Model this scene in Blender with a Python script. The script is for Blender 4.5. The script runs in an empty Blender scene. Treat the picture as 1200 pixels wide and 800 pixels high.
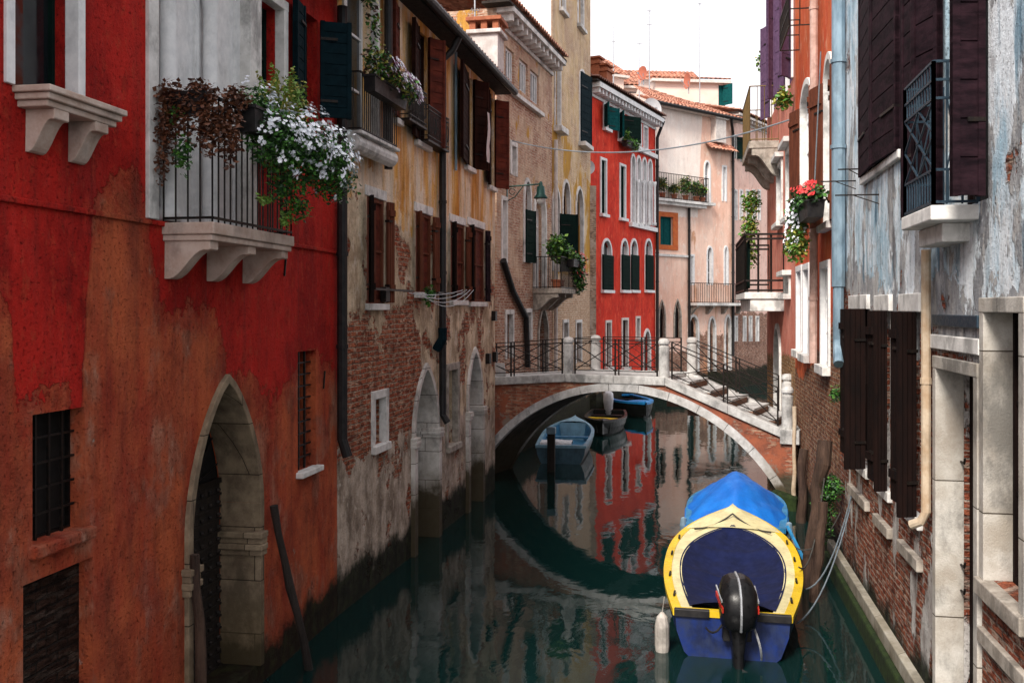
import bpy, math, random
from math import sin, cos, pi, radians, sqrt, atan2
from mathutils import Vector, Matrix
random.seed(7)
S = bpy.context.scene
C = S.collection

# ------------------------------------------------------------------ camera
FPX, CX, HY, EYE = 1150.0, 600.0, 362.0, 4.4          # focal length, centre, horizon (photo pixels), eye height
YAW = math.atan(205.0 / FPX)                            # the canal runs along +Y, the lens looks a little left of it
cam = bpy.data.cameras.new('camera'); camo = bpy.data.objects.new('camera', cam); C.objects.link(camo)
cam.sensor_width = 36.0; cam.lens = 36.0 * FPX / 1200.0
cam.shift_y = -(400.0 - HY) / 1200.0
cam.clip_start = 0.1; cam.clip_end = 2000
camo.location = (0, 0, EYE); camo.rotation_euler = (radians(90), 0, YAW)
S.camera = camo
# ------------------------------------------------------------------ sky and sun
SUN_EL, SUN_AZ = radians(42), radians(197)              # azimuth clockwise from +Y: behind the camera
W = bpy.data.worlds.new('World'); S.world = W; W.use_nodes = True
wn, wl = W.node_tree.nodes, W.node_tree.links
sky = wn.new('ShaderNodeTexSky'); sky.sky_type = 'NISHITA'; sky.sun_disc = False
sky.sun_elevation = SUN_EL; sky.sun_rotation = SUN_AZ; sky.dust_density = 5.0; sky.air_density = 1.0
wtc = wn.new('ShaderNodeTexCoord'); wno = wn.new('ShaderNodeTexNoise'); wno.inputs['Scale'].default_value = 3.0
wno.inputs['Detail'].default_value = 6; wmp = wn.new('ShaderNodeMapping'); wmp.inputs['Scale'].default_value = (1, 1, 3.5)
wcr = wn.new('ShaderNodeMixRGB'); wcr.inputs[1].default_value = (5.0, 4.8, 4.95, 1); wcr.inputs[2].default_value = (6.6, 6.35, 6.4, 1)
wmx = wn.new('ShaderNodeMixRGB'); wmx.inputs[0].default_value = 0.86                     # thin bright overcast over the blue
wl.new(wtc.outputs['Generated'], wmp.inputs['Vector']); wl.new(wmp.outputs[0], wno.inputs['Vector'])
wl.new(wno.outputs['Fac'], wcr.inputs[0]); wl.new(sky.outputs[0], wmx.inputs[1]); wl.new(wcr.outputs[0], wmx.inputs[2])
wl.new(wmx.outputs[0], wn['Background'].inputs['Color']); wn['Background'].inputs['Strength'].default_value = 0.098
sl = bpy.data.lights.new('sun', 'SUN'); sl.energy = 2.0; sl.angle = radians(16); sl.color = (1.0, 0.93, 0.84)
so = bpy.data.objects.new('sun', sl); C.objects.link(so)
sdir = Vector((sin(SUN_AZ) * cos(SUN_EL), cos(SUN_AZ) * cos(SUN_EL), sin(SUN_EL)))
so.rotation_euler = sdir.to_track_quat('Z', 'Y').to_euler()
vs = S.view_settings; vs.view_transform = 'Standard'; vs.look = 'None'; vs.gamma = 1.0; vs.use_curve_mapping = False
vs.exposure = 1.42
S.cycles.use_denoising = True; S.cycles.max_bounces = 6; S.cycles.diffuse_bounces = 4; S.cycles.glossy_bounces = 3

# ------------------------------------------------------------------ helpers
def srgb(h):
    c = [int(h[i:i+2], 16) / 255.0 for i in (0, 2, 4)]
    return tuple(x / 12.92 if x <= .04045 else ((x + .055) / 1.055) ** 2.4 for x in c)

def ray(px, py):
    r = Vector((cos(YAW), sin(YAW), 0)); d = Vector((-sin(YAW), cos(YAW), 0))
    return d + r * ((px - CX) / FPX) + Vector((0, 0, -(py - HY) / FPX))

def at(px, py, Z):                                      # the point seen at a photo pixel, Z metres into the picture
    return Vector((0, 0, EYE)) + ray(px, py) * Z

def plan(xc, Z):                                        # camera-plan coordinates to world x, y
    return Vector((xc * cos(YAW) - Z * sin(YAW), xc * sin(YAW) + Z * cos(YAW), 0))

def plan_px(px, Z): return plan((px - CX) / FPX * Z, Z)

def on_line(xc0, Z0, slope, px):                        # where a wall (slope = dxc/dZ) crosses a picture column
    k = (px - CX) / FPX
    Z = (xc0 - slope * Z0) / (k - slope)
    return k * Z, Z

class MB:
    def __init__(s): s.v, s.f, s.m = [], [], []
    def add(s, vs_, fs, m=0):
        n = len(s.v); s.v += [tuple(v) for v in vs_]
        s.f += [tuple(i + n for i in f) for f in fs]; s.m += [m] * len(fs); return s
    def box(s, x0, x1, y0, y1, z0, z1, m=0):
        return s.add([(x, y, z) for z in (z0, z1) for y in (y0, y1) for x in (x0, x1)],
                     [(0, 2, 3, 1), (4, 5, 7, 6), (0, 1, 5, 4), (2, 6, 7, 3), (0, 4, 6, 2), (1, 3, 7, 5)], m)
    def bar(s, p, q, w, h, m=0, up=(0, 0, 1)):
        p, q = Vector(p), Vector(q); d = (q - p).normalized(); u = Vector(up)
        if abs(d.dot(u)) > .98: u = Vector((1, 0, 0))
        a = d.cross(u).normalized(); b = a.cross(d).normalized()
        vv = [e + a * (w / 2 * i) + b * (h / 2 * j) for e in (p, q) for j in (-1, 1) for i in (-1, 1)]
        return s.add(vv, [(0, 2, 3, 1), (4, 5, 7, 6), (0, 1, 5, 4), (2, 6, 7, 3), (0, 4, 6, 2), (1, 3, 7, 5)], m)
    def tube(s, pts, r, n=8, m=0):
        pts = [Vector(p) for p in pts]; k = len(pts); rs = r if isinstance(r, (list, tuple)) else [r] * k
        vv, ff = [], []; ref = None
        for i, p in enumerate(pts):
            d = (pts[min(i + 1, k - 1)] - pts[max(i - 1, 0)]).normalized()
            if ref is None: ref = d.cross(Vector((0, 0, 1)) if abs(d.z) < .9 else Vector((1, 0, 0))).normalized()
            ref = (ref - d * ref.dot(d)).normalized(); b = d.cross(ref)
            for j in range(n):
                t = 2 * pi * j / n; vv.append(p + (ref * cos(t) + b * sin(t)) * rs[i])
        for i in range(k - 1):
            for j in range(n):
                a, c = i * n + j, i * n + (j + 1) % n
                ff.append((a, c, c + n, a + n))
        ff.append(tuple(range(n))[::-1]); ff.append(tuple((k - 1) * n + j for j in range(n)))
        return s.add(vv, ff, m)
    def lathe(s, prof, c=(0, 0, 0), n=14, m=0):
        vv, ff = [], []
        for r, z in prof:
            for j in range(n):
                t = 2 * pi * j / n; vv.append((c[0] + r * cos(t), c[1] + r * sin(t), c[2] + z))
        for i in range(len(prof) - 1):
            for j in range(n):
                a, b = i * n + j, i * n + (j + 1) % n
                ff.append((a, b, b + n, a + n))
        ff.append(tuple(range(n))[::-1]); ff.append(tuple((len(prof) - 1) * n + j for j in range(n)))
        return s.add(vv, ff, m)
    def prism(s, poly, fn, d0, d1, m=0):
        n = len(poly)
        vv = [fn(a, b, d0) for a, b in poly] + [fn(a, b, d1) for a, b in poly]
        ff = [tuple(range(n))[::-1], tuple(range(n, 2 * n))] + [(i, (i + 1) % n, (i + 1) % n + n, i + n) for i in range(n)]
        return s.add(vv, ff, m)
    def grid(s, P, m=0):                                # P[i][j] points
        r, c = len(P), len(P[0])
        return s.add([p for row in P for p in row],
                     [(i*c+j, i*c+j+1, (i+1)*c+j+1, (i+1)*c+j) for i in range(r-1) for j in range(c-1)], m)
    def build(s, name, mats, parent=None, smooth=False, bevel=0.0, loc=None):
        me = bpy.data.meshes.new(name); me.from_pydata(s.v, [], s.f)
        for mm in (mats if isinstance(mats, (list, tuple)) else [mats]): me.materials.append(mm)
        me.polygons.foreach_set('material_index', s.m)
        if smooth: me.polygons.foreach_set('use_smooth', [True] * len(me.polygons))
        me.update()
        o = bpy.data.objects.new(name, me); C.objects.link(o)
        if parent is not None: o.parent = parent
        if loc is not None: o.location = loc
        if bevel > 0:
            b = o.modifiers.new('bevel', 'BEVEL'); b.width = bevel; b.segments = 2; b.limit_method = 'ANGLE'
        return o

def tag(o, label, cat, group=None, kind=None):
    o['label'] = label; o['category'] = cat
    if group: o['group'] = group
    if kind: o['kind'] = kind
    return o

def thing(name, label, cat, loc=(0, 0, 0), rz=0.0, group=None):
    o = bpy.data.objects.new(name, None); C.objects.link(o); o.empty_display_size = .3
    o.location = loc; o.rotation_euler = (0, 0, rz)
    return tag(o, label, cat, group)

def kids(o): return [c for c in bpy.data.objects if c.parent == o]

def copy_tree(o, parent=None):
    c = o.copy(); C.objects.link(c); c.parent = parent
    for ch in kids(o): copy_tree(ch, c)
    return c

# ------------------------------------------------------------------ materials
class NT:
    def __init__(s, name):
        s.mat = bpy.data.materials.new(name); s.mat.use_nodes = True
        s.n, s.l = s.mat.node_tree.nodes, s.mat.node_tree.links
        s.p = s.n['Principled BSDF']; s.tc = s.n.new('ShaderNodeTexCoord'); s.obj = s.tc.outputs['Object']
    def put(s, sock, v):
        if isinstance(v, bpy.types.NodeSocket): s.l.new(v, sock)
        elif isinstance(v, (tuple, list)) and sock.type == 'RGBA': sock.default_value = (v[0], v[1], v[2], 1)
        else: sock.default_value = v
    def math(s, op, a, b=None, c=None, clamp=False):
        n = s.n.new('ShaderNodeMath'); n.operation = op; n.use_clamp = clamp
        for i, v in enumerate((a, b, c)):
            if v is not None: s.put(n.inputs[i], v)
        return n.outputs[0]
    def mix(s, f, a, b, mode='MIX'):
        n = s.n.new('ShaderNodeMixRGB'); n.blend_type = mode
        s.put(n.inputs[0], f); s.put(n.inputs[1], a); s.put(n.inputs[2], b); return n.outputs[0]
    def map(s, v, a, b, c=0.0, d=1.0, smooth=True):
        n = s.n.new('ShaderNodeMapRange'); n.interpolation_type = 'SMOOTHSTEP' if smooth else 'LINEAR'
        s.put(n.inputs[0], v)
        for i, x in enumerate((a, b, c, d)): s.put(n.inputs[i + 1], x)
        return n.outputs[0]
    def vec(s, scale, loc=(0, 0, 0), src=None):
        n = s.n.new('ShaderNodeMapping'); n.inputs['Scale'].default_value = scale; n.inputs['Location'].default_value = loc
        s.l.new(src or s.obj, n.inputs['Vector']); return n.outputs[0]
    def noise(s, scale, detail=5, rough=.6, vec=None, dist=0.0):
        n = s.n.new('ShaderNodeTexNoise'); n.inputs['Scale'].default_value = scale
        n.inputs['Detail'].default_value = detail; n.inputs['Roughness'].default_value = rough; n.inputs['Distortion'].default_value = dist
        s.l.new(vec or s.obj, n.inputs['Vector']); return n.outputs['Fac']
    def sep(s, v=None):
        n = s.n.new('ShaderNodeSeparateXYZ'); s.l.new(v or s.obj, n.inputs[0]); return n.outputs
    def comb(s, x, y, z):
        n = s.n.new('ShaderNodeCombineXYZ')
        for i, v in enumerate((x, y, z)): s.put(n.inputs[i], v)
        return n.outputs[0]
    def ramp(s, f, stops, interp='LINEAR'):             # stops: (position, grey or rgb)
        n = s.n.new('ShaderNodeValToRGB'); e = n.color_ramp; e.interpolation = interp
        while len(e.elements) < len(stops): e.elements.new(1.0)
        for el, (p, c) in zip(e.elements, sorted(stops)):
            el.position = p; el.color = (c, c, c, 1) if isinstance(c, (int, float)) else (*c, 1)
        s.put(n.inputs[0], f); return n.outputs[0]
    def bump(s, h, strength=.3, dist=.02):
        n = s.n.new('ShaderNodeBump'); n.inputs['Strength'].default_value = strength; n.inputs['Distance'].default_value = dist
        s.put(n.inputs['Height'], h); s.l.new(n.outputs[0], s.p.inputs['Normal'])
    def set(s, **k):
        for kk, v in k.items(): s.put(s.p.inputs[kk.replace('_', ' ').title().replace('Ior', 'IOR')], v)
        return s

def simple(name, c, c2=None, scale=6.0, rough=.6, metal=0.0, bump=.25, bscale=50, stretch=(1, 1, 1), spec=.25, dist=.01, grime=0.0, tide=None, blocks=None):
    t = NT(name); c = srgb(c) if isinstance(c, str) else c
    c2 = (srgb(c2) if isinstance(c2, str) else c2) or tuple(x * .6 for x in c)
    v = t.vec(stretch); f = t.map(t.noise(scale, 6, .65, v), .3, .7)
    col = t.mix(f, c, c2)
    if grime:
        g = t.map(t.noise(scale * .5, 8, .7, t.vec((1, 1, .6), (3, 7, 1))), .48, .66, 0, grime)
        col = t.mix(g, col, tuple(x * .3 for x in c))
    hb = t.noise(bscale, 5, .6, v)
    if blocks:
        x, y, z = t.sep(); n = t.n.new('ShaderNodeTexBrick'); t.l.new(t.comb(t.math('ADD', x, y), z, 0), n.inputs['Vector'])
        n.inputs['Scale'].default_value = 1; n.inputs['Brick Width'].default_value = blocks[0]; n.inputs['Row Height'].default_value = blocks[1]
        n.inputs['Mortar Size'].default_value = .006; n.inputs['Color1'].default_value = (1, 1, 1, 1); n.inputs['Color2'].default_value = (.72, .70, .68, 1); n.inputs['Mortar'].default_value = (.15, .13, .11, 1)
        col = t.mix(1.0, col, n.outputs['Color'], 'MULTIPLY'); hb = t.math('SUBTRACT', hb, t.math('MULTIPLY', n.outputs['Fac'], 1.5))
    if tide:
        d = t.math('ADD', t.sep()[2], t.math('MULTIPLY', t.math('SUBTRACT', t.noise(2.2, 6, .65), .5), .8))
        col = t.mix(t.map(d, tide - .12, tide + .12, .96, 0), col, (.008, .009, .007)); col = t.mix(t.map(d, tide, tide + .7, .45, 0), col, (.10, .07, .03))
    t.set(base_color=col, metallic=metal, roughness=t.map(t.noise(scale * 2), .3, .7, rough - .1, min(1, rough + .1)))
    if spec is not None: t.set(specular_ior_level=spec)
    t.bump(hb, bump, dist)
    return t.mat

def brick_sock(t, cols, mortar, off=0.0, scale=1.0, k=1.0):
    x, y, z = t.sep()
    wob = t.noise(1.7, 3); wob2 = t.noise(9, 2)
    u = t.math('ADD', t.math('ADD', x, y), t.math('MULTIPLY', wob2, .03))
    zz = t.math('ADD', z, t.math('MULTIPLY', t.math('ADD', wob, t.math('MULTIPLY', wob2, .35)), .05))
    n = t.n.new('ShaderNodeTexBrick'); t.l.new(t.comb(u, zz, off), n.inputs['Vector'])
    n.inputs['Scale'].default_value = 1.0; n.inputs['Brick Width'].default_value = .27 * scale; n.inputs['Row Height'].default_value = .082 * scale
    n.inputs['Mortar Size'].default_value = .013 * scale; n.inputs['Mortar Smooth'].default_value = .5; n.inputs['Bias'].default_value = -.1
    t.put(n.inputs['Color1'], cols[0]); t.put(n.inputs['Color2'], cols[1]); t.put(n.inputs['Mortar'], mortar)
    cell = t.comb(t.math('MULTIPLY', u, .42), t.math('MULTIPLY', zz, 1.3), 0)
    pale = t.map(t.noise(11, 1, .4, cell), .55, .62); dark = t.map(t.noise(12.5, 1, .4, t.vec((1, 1, 1), (5, 9, 0), cell)), .54, .62)
    col = t.mix(t.math('MULTIPLY', pale, .75), n.outputs['Color'], cols[2])
    col = t.mix(t.math('MULTIPLY', dark, .7 * k), col, tuple(c * .3 for c in cols[0]))
    col = t.mix(t.map(t.noise(2.3, 7, .7), .40, .68, 0, .6 * k), col, tuple(c * .3 for c in cols[0]))
    col = t.mix(t.map(t.noise(3.1, 8, .75, t.vec((1, 1, 1), (2, 2, 8))), .56, .70, 0, .7), col, mortar)
    lost = t.map(t.noise(17, 3, .6, t.vec((.6, .6, 1.5))), .35, .75)
    return col, t.math('ADD', n.outputs['Fac'], t.math('MULTIPLY', lost, .7))

def wall_mat(name, L, layers, algae=None, streak=.35, bump=.5, rough=.88, grain=1.0, blotch=.42):
    """layers from the masonry outwards: dict(c=[rgb,rgb]) plaster or dict(brick=[..], mortar=..), with masks=[...] on all but the first."""
    t = NT(name); x, y, z = t.sep()
    un = t.math('DIVIDE', x, L)
    warp = t.math('SUBTRACT', t.noise(1.1, 6, .62), .5); warp2 = t.math('SUBTRACT', t.noise(5.5, 5, .65), .5); warp3 = t.math('SUBTRACT', t.noise(24, 4, .7), .5)
    col = None; height = t.math('MULTIPLY', t.noise(38, 6, .7), .35 * grain)
    height = t.math('ADD', height, t.math('MULTIPLY', t.noise(7, 4, .6), .5 * grain))
    for i, ly in enumerate(layers):
        if 'brick' in ly:
            cc, mf = brick_sock(t, ly['brick'], ly['mortar'], i * 3.7, 1.0, ly.get('k', 1.0))
            lh = t.math('MULTIPLY', mf, -1.4)
        else:
            c1, c2 = ly['c'][0], ly['c'][1]
            f = t.map(t.noise(ly.get('s', 1.6), 7, .68, t.vec((1, 1, ly.get('vz', .7)), (i * 5, 0, i * 3))), .40, .61)
            cc = t.mix(f, c1, c2)
            if len(ly['c']) > 2:
                f2 = t.map(t.noise(ly.get('s2', 9), 6, .7, t.vec((1, 1, .5), (i * 2, 4, 9))), .52, .66, 0, .8)
                cc = t.mix(f2, cc, ly['c'][2])
            lh = 0.0
        if col is None:
            col = cc; lay = lh; continue
        m = None
        for mk in ly['masks']:
            if mk[0] == 'ramp':                         # ('ramp', [(u, z)...], amplitude, 'above'|'below')
                zmax = 20.0
                zt = t.math('MULTIPLY', t.ramp(un, [(min(max(a / L, 0), 1), b / zmax) for a, b in mk[1]]), zmax)
                d = t.math('SUBTRACT', z, zt)
                d = t.math('ADD', d, t.math('ADD', t.math('MULTIPLY', warp, 2.2 * mk[2]), t.math('ADD', t.math('MULTIPLY', warp2, 1.3 * mk[2]), t.math('MULTIPLY', warp3, .5 * mk[2]))))
                sf = mk[4] if len(mk) > 4 else .02
                k = t.map(d, -sf, sf) if mk[3] == 'above' else t.map(d, -sf, sf, 1, 0)
            elif mk[0] == 'spots':                      # ('spots', scale, threshold, softness, stretch z)
                nz = t.noise(mk[1], 7, .62, t.vec((1, 1, mk[4] if len(mk) > 4 else 1), (i * 11, 0, 2 * i)))
                k = t.map(nz, mk[2] - mk[3], mk[2] + mk[3])
            if m is None: m = k
            elif mk[-1] == 'or': m = t.math('MAXIMUM', m, k)
            else: m = t.math('MULTIPLY', m, k)
        m = t.math('MULTIPLY', m, ly.get('a', 1.0))
        col = t.mix(m, col, cc)
        lay = t.math('ADD', t.math('MULTIPLY', lay, t.math('SUBTRACT', 1.0, m)), t.math('MULTIPLY', m, t.math('ADD', lh, ly.get('h', 1.0))))
    blot = t.map(t.noise(3.6, 9, .78, t.vec((1, 1, .8), (4, 1, 6))), .50, .66, 0, blotch); col = t.mix(blot, col, t.mix(1.0, col, (.38, .34, .33), 'MULTIPLY'))
    lite = t.map(t.noise(2.9, 9, .78, t.vec((1, 1, .55), (9, 3, 2))), .54, .68, 0, .30); col = t.mix(lite, col, t.mix(1.0, t.mix(1.0, col, (1.5, 1.55, 1.6), 'MULTIPLY'), (.03, .027, .024), 'ADD'))
    pits = t.map(t.noise(26, 5, .75), .57, .66, 0, .65); col = t.mix(pits, col, t.mix(1.0, col, (.35, .32, .3), 'MULTIPLY'))
    height = t.math('SUBTRACT', height, t.math('MULTIPLY', pits, .6))
    if streak:
        sk = t.map(t.noise(4.5, 6, .7, t.vec((1, 1, .09), (0, 0, 4))), .45, .72, 0, streak)
        col = t.mix(sk, col, (.03, .025, .022))
        sk2 = t.map(t.noise(22, 6, .75, t.vec((1, 1, .35))), .54, .72, 0, streak * .8)
        col = t.mix(sk2, col, (.05, .04, .035))
    if algae:
        d = t.math('ADD', z, t.math('MULTIPLY', warp, .9)); d = t.math('ADD', d, t.math('MULTIPLY', warp2, .35))
        col = t.mix(t.map(d, algae - .14, algae + .16, .97, 0), col, t.mix(t.map(t.noise(6, 5), .4, .7), (.006, .008, .006), (.02, .028, .012)))
    height = t.math('ADD', height, t.math('MULTIPLY', lay, .9))
    t.set(base_color=col, roughness=rough, specular_ior_level=.12)
    t.bump(height, bump, .03)
    return t.mat

STONE = simple('istrian_stone', (.74, .73, .71), (.54, .53, .51), 5, .7, bump=.4, grime=.75)
STONE_TIDE = simple('istrian_stone_at_the_water', (.76, .74, .71), (.52, .49, .45), 4, .75, bump=.5, grime=.8, tide=.95, blocks=(1.3, .55))
GATE_STONE = simple('brown_gate_stone', (.33, .255, .17), (.17, .125, .085), 4, .8, bump=.6, grime=.8, tide=.55, blocks=(1.1, .62))
JAMB_STONE = simple('cream_jamb_stone', (.58, .56, .52), (.36, .32, .27), 2.2, .8, bump=.7, grime=.9, blocks=(4.2, 1.35))
STONE_DIRTY = simple('weathered_stone', (.42, .38, .33), (.22, .19, .16), 6, .8, bump=.5, grime=.8)
STONE_PINK = simple('rust_stained_stone', (.58, .48, .42), (.42, .30, .24), 4, .75, bump=.35, grime=.5)
WHITE = simple('white_painted_wood', (.78, .78, .78), (.64, .65, .66), 7, .6, bump=.2, grime=.3)
WHITE_WARM = simple('cream_painted_trim', (.66, .61, .57), (.5, .45, .42), 7, .65, bump=.2, grime=.25)
IRON = simple('black_iron', (.012, .012, .013), (.03, .022, .018), 20, .5, .6, bump=.3, bscale=90)
IRON_BLUE = simple('blue_black_iron', (.014, .03, .048), (.03, .055, .08), 14, .45, .3, bump=.3, bscale=90)
PIPE_DARK = simple('dark_drainpipe', (.014, .014, .016), (.03, .028, .028), 9, .5, .3, bump=.15)
PIPE_BLUE = simple('pale_blue_drainpipe', (.26, .36, .44), (.13, .20, .26), 5, .5, .2, bump=.15, grime=.5, stretch=(1, 1, .3))
PIPE_PINK = simple('pinkish_drainpipe', (.55, .38, .33), (.36, .22, .18), 5, .6, 0, bump=.15, grime=.5)
PIPE_CREAM = simple('cream_drainpipe', (.56, .47, .36), (.38, .26, .16), 4, .5, 0, bump=.15, grime=.4)
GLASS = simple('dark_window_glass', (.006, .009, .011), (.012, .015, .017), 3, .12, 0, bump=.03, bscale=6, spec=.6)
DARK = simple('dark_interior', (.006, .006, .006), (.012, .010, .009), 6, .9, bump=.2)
SH_BROWN = simple('dark_brown_shutter', (.030, .009, .006), (.013, .005, .004), 9, .8, spec=.06, bump=.3, stretch=(1, 1, .25), grime=.5)
SH_RED = simple('worn_red_brown_shutter', (.13, .030, .018), (.06, .016, .012), 9, .8, spec=.06, bump=.3, stretch=(.3, .3, 1), grime=.5)
SH_PLUM = simple('plum_black_shutter', (.026, .012, .017), (.007, .004, .006), 12, .8, spec=.06, bump=.3, stretch=(.3, .3, 1), grime=.4)
SH_BLACK = simple('near_black_shutter', (.014, .007, .006), (.007, .005, .005), 9, .8, spec=.06, bump=.3, stretch=(1, 1, .25))
SH_GREEN = simple('dark_green_shutter', (.005, .018, .014), (.003, .010, .009), 9, .8, spec=.06, bump=.25, stretch=(1, 1, .3))
SH_TEAL = simple('teal_shutter', (.006, .085, .085), (.004, .05, .055), 9, .8, spec=.06, bump=.25)
SH_NAVY = simple('blue_black_shutter', (.004, .016, .022), (.003, .010, .014), 9, .8, spec=.06, bump=.25)
SH_MAUVE = simple('mauve_shutter', (.12, .07, .13), (.08, .045, .09), 9, .8, spec=.06, bump=.25)
SH_TAN = simple('chestnut_shutter', (.14, .045, .025), (.08, .026, .016), 9, .8, spec=.06, bump=.25, stretch=(1, 1, .2))
WOOD_GATE = simple('old_gate_wood', (.012, .010, .010), (.025, .018, .014), 12, .7, bump=.4)
TIMBER = simple('wet_pile_timber', (.085, .05, .035), (.03, .018, .014), 8, .85, bump=.8, stretch=(1, 1, .12), dist=.03, grime=.6)
TIMBER_DARK = simple('black_pole_timber', (.016, .013, .012), (.035, .026, .022), 8, .85, bump=.7, stretch=(1, 1, .12), dist=.02)
def leaf_mat(name, c, c2):
    t = NT(name); t.set(base_color=t.mix(t.map(t.noise(9, 3), .35, .65), c, c2), roughness=.55)
    t.set(subsurface_weight=.0); return t.mat
LEAF_D = leaf_mat('leaf_dark_green', (.012, .045, .012), (.02, .07, .016))
LEAF_M = leaf_mat('leaf_mid_green', (.045, .17, .015), (.065, .21, .025))
LEAF_L = leaf_mat('leaf_light_green', (.12, .24, .03), (.17, .3, .05))
LEAF_Y = leaf_mat('leaf_yellow_green', (.24, .27, .03), (.3, .26, .05))
LEAF_B = leaf_mat('leaf_dry_brown', (.11, .035, .014), (.17, .065, .03))
LEAF_BD = leaf_mat('leaf_dry_dark', (.05, .018, .01), (.08, .03, .016))
PETAL_W = leaf_mat('white_petal', (.78, .82, .88), (.68, .72, .8))
PETAL_R = leaf_mat('red_petal', (.55, .015, .02), (.65, .05, .05))
PETAL_P = leaf_mat('mauve_petal', (.3, .16, .28), (.22, .10, .2))
TERRACOTTA = simple('terracotta', (.36, .12, .06), (.24, .08, .04), 10, .8)
def tile_mat(name, a, b, c):
    t = NT(name); x, y, z = t.sep()
    cell = t.n.new('ShaderNodeTexVoronoi'); cell.inputs['Scale'].default_value = 4.0
    t.l.new(t.obj, cell.inputs['Vector'])
    rnd = t.sep(cell.outputs['Color'])[0]
    col = t.ramp(rnd, [(0, a), (.5, b), (1, c)])
    col = t.mix(t.map(t.noise(5, 6, .7), .5, .72, 0, .6), col, (.07, .05, .04))
    t.set(base_color=col, roughness=.85); t.bump(t.noise(30, 5), .3, .01); return t.mat
TILE = tile_mat('roof_tile', (.30, .085, .045), (.50, .25, .17), (.15, .05, .03))
TILE_DARK = tile_mat('weathered_roof_tile', (.16, .06, .04), (.22, .09, .06), (.09, .04, .03))
# ------------------------------------------------------------------ facades
def arch_pts(w, rise, kind, n=9):
    """(offset from the centre, height above springing), left to right"""
    out = []
    for i in range(2 * n + 1):
        if kind == 'round':
            a = pi - pi * i / (2 * n); out.append((w / 2 * cos(a), rise * sin(a)))
        else:
            k = -cos(pi * i / (2 * n)); sgn = 1 if k > 0 else -1
            k = sgn * (1 - (1 - abs(k)) ** 1.0)
            out.append((w / 2 * k, rise * max(0.0, 1 - abs(k) ** 1.28) ** .56))
    return out

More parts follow.
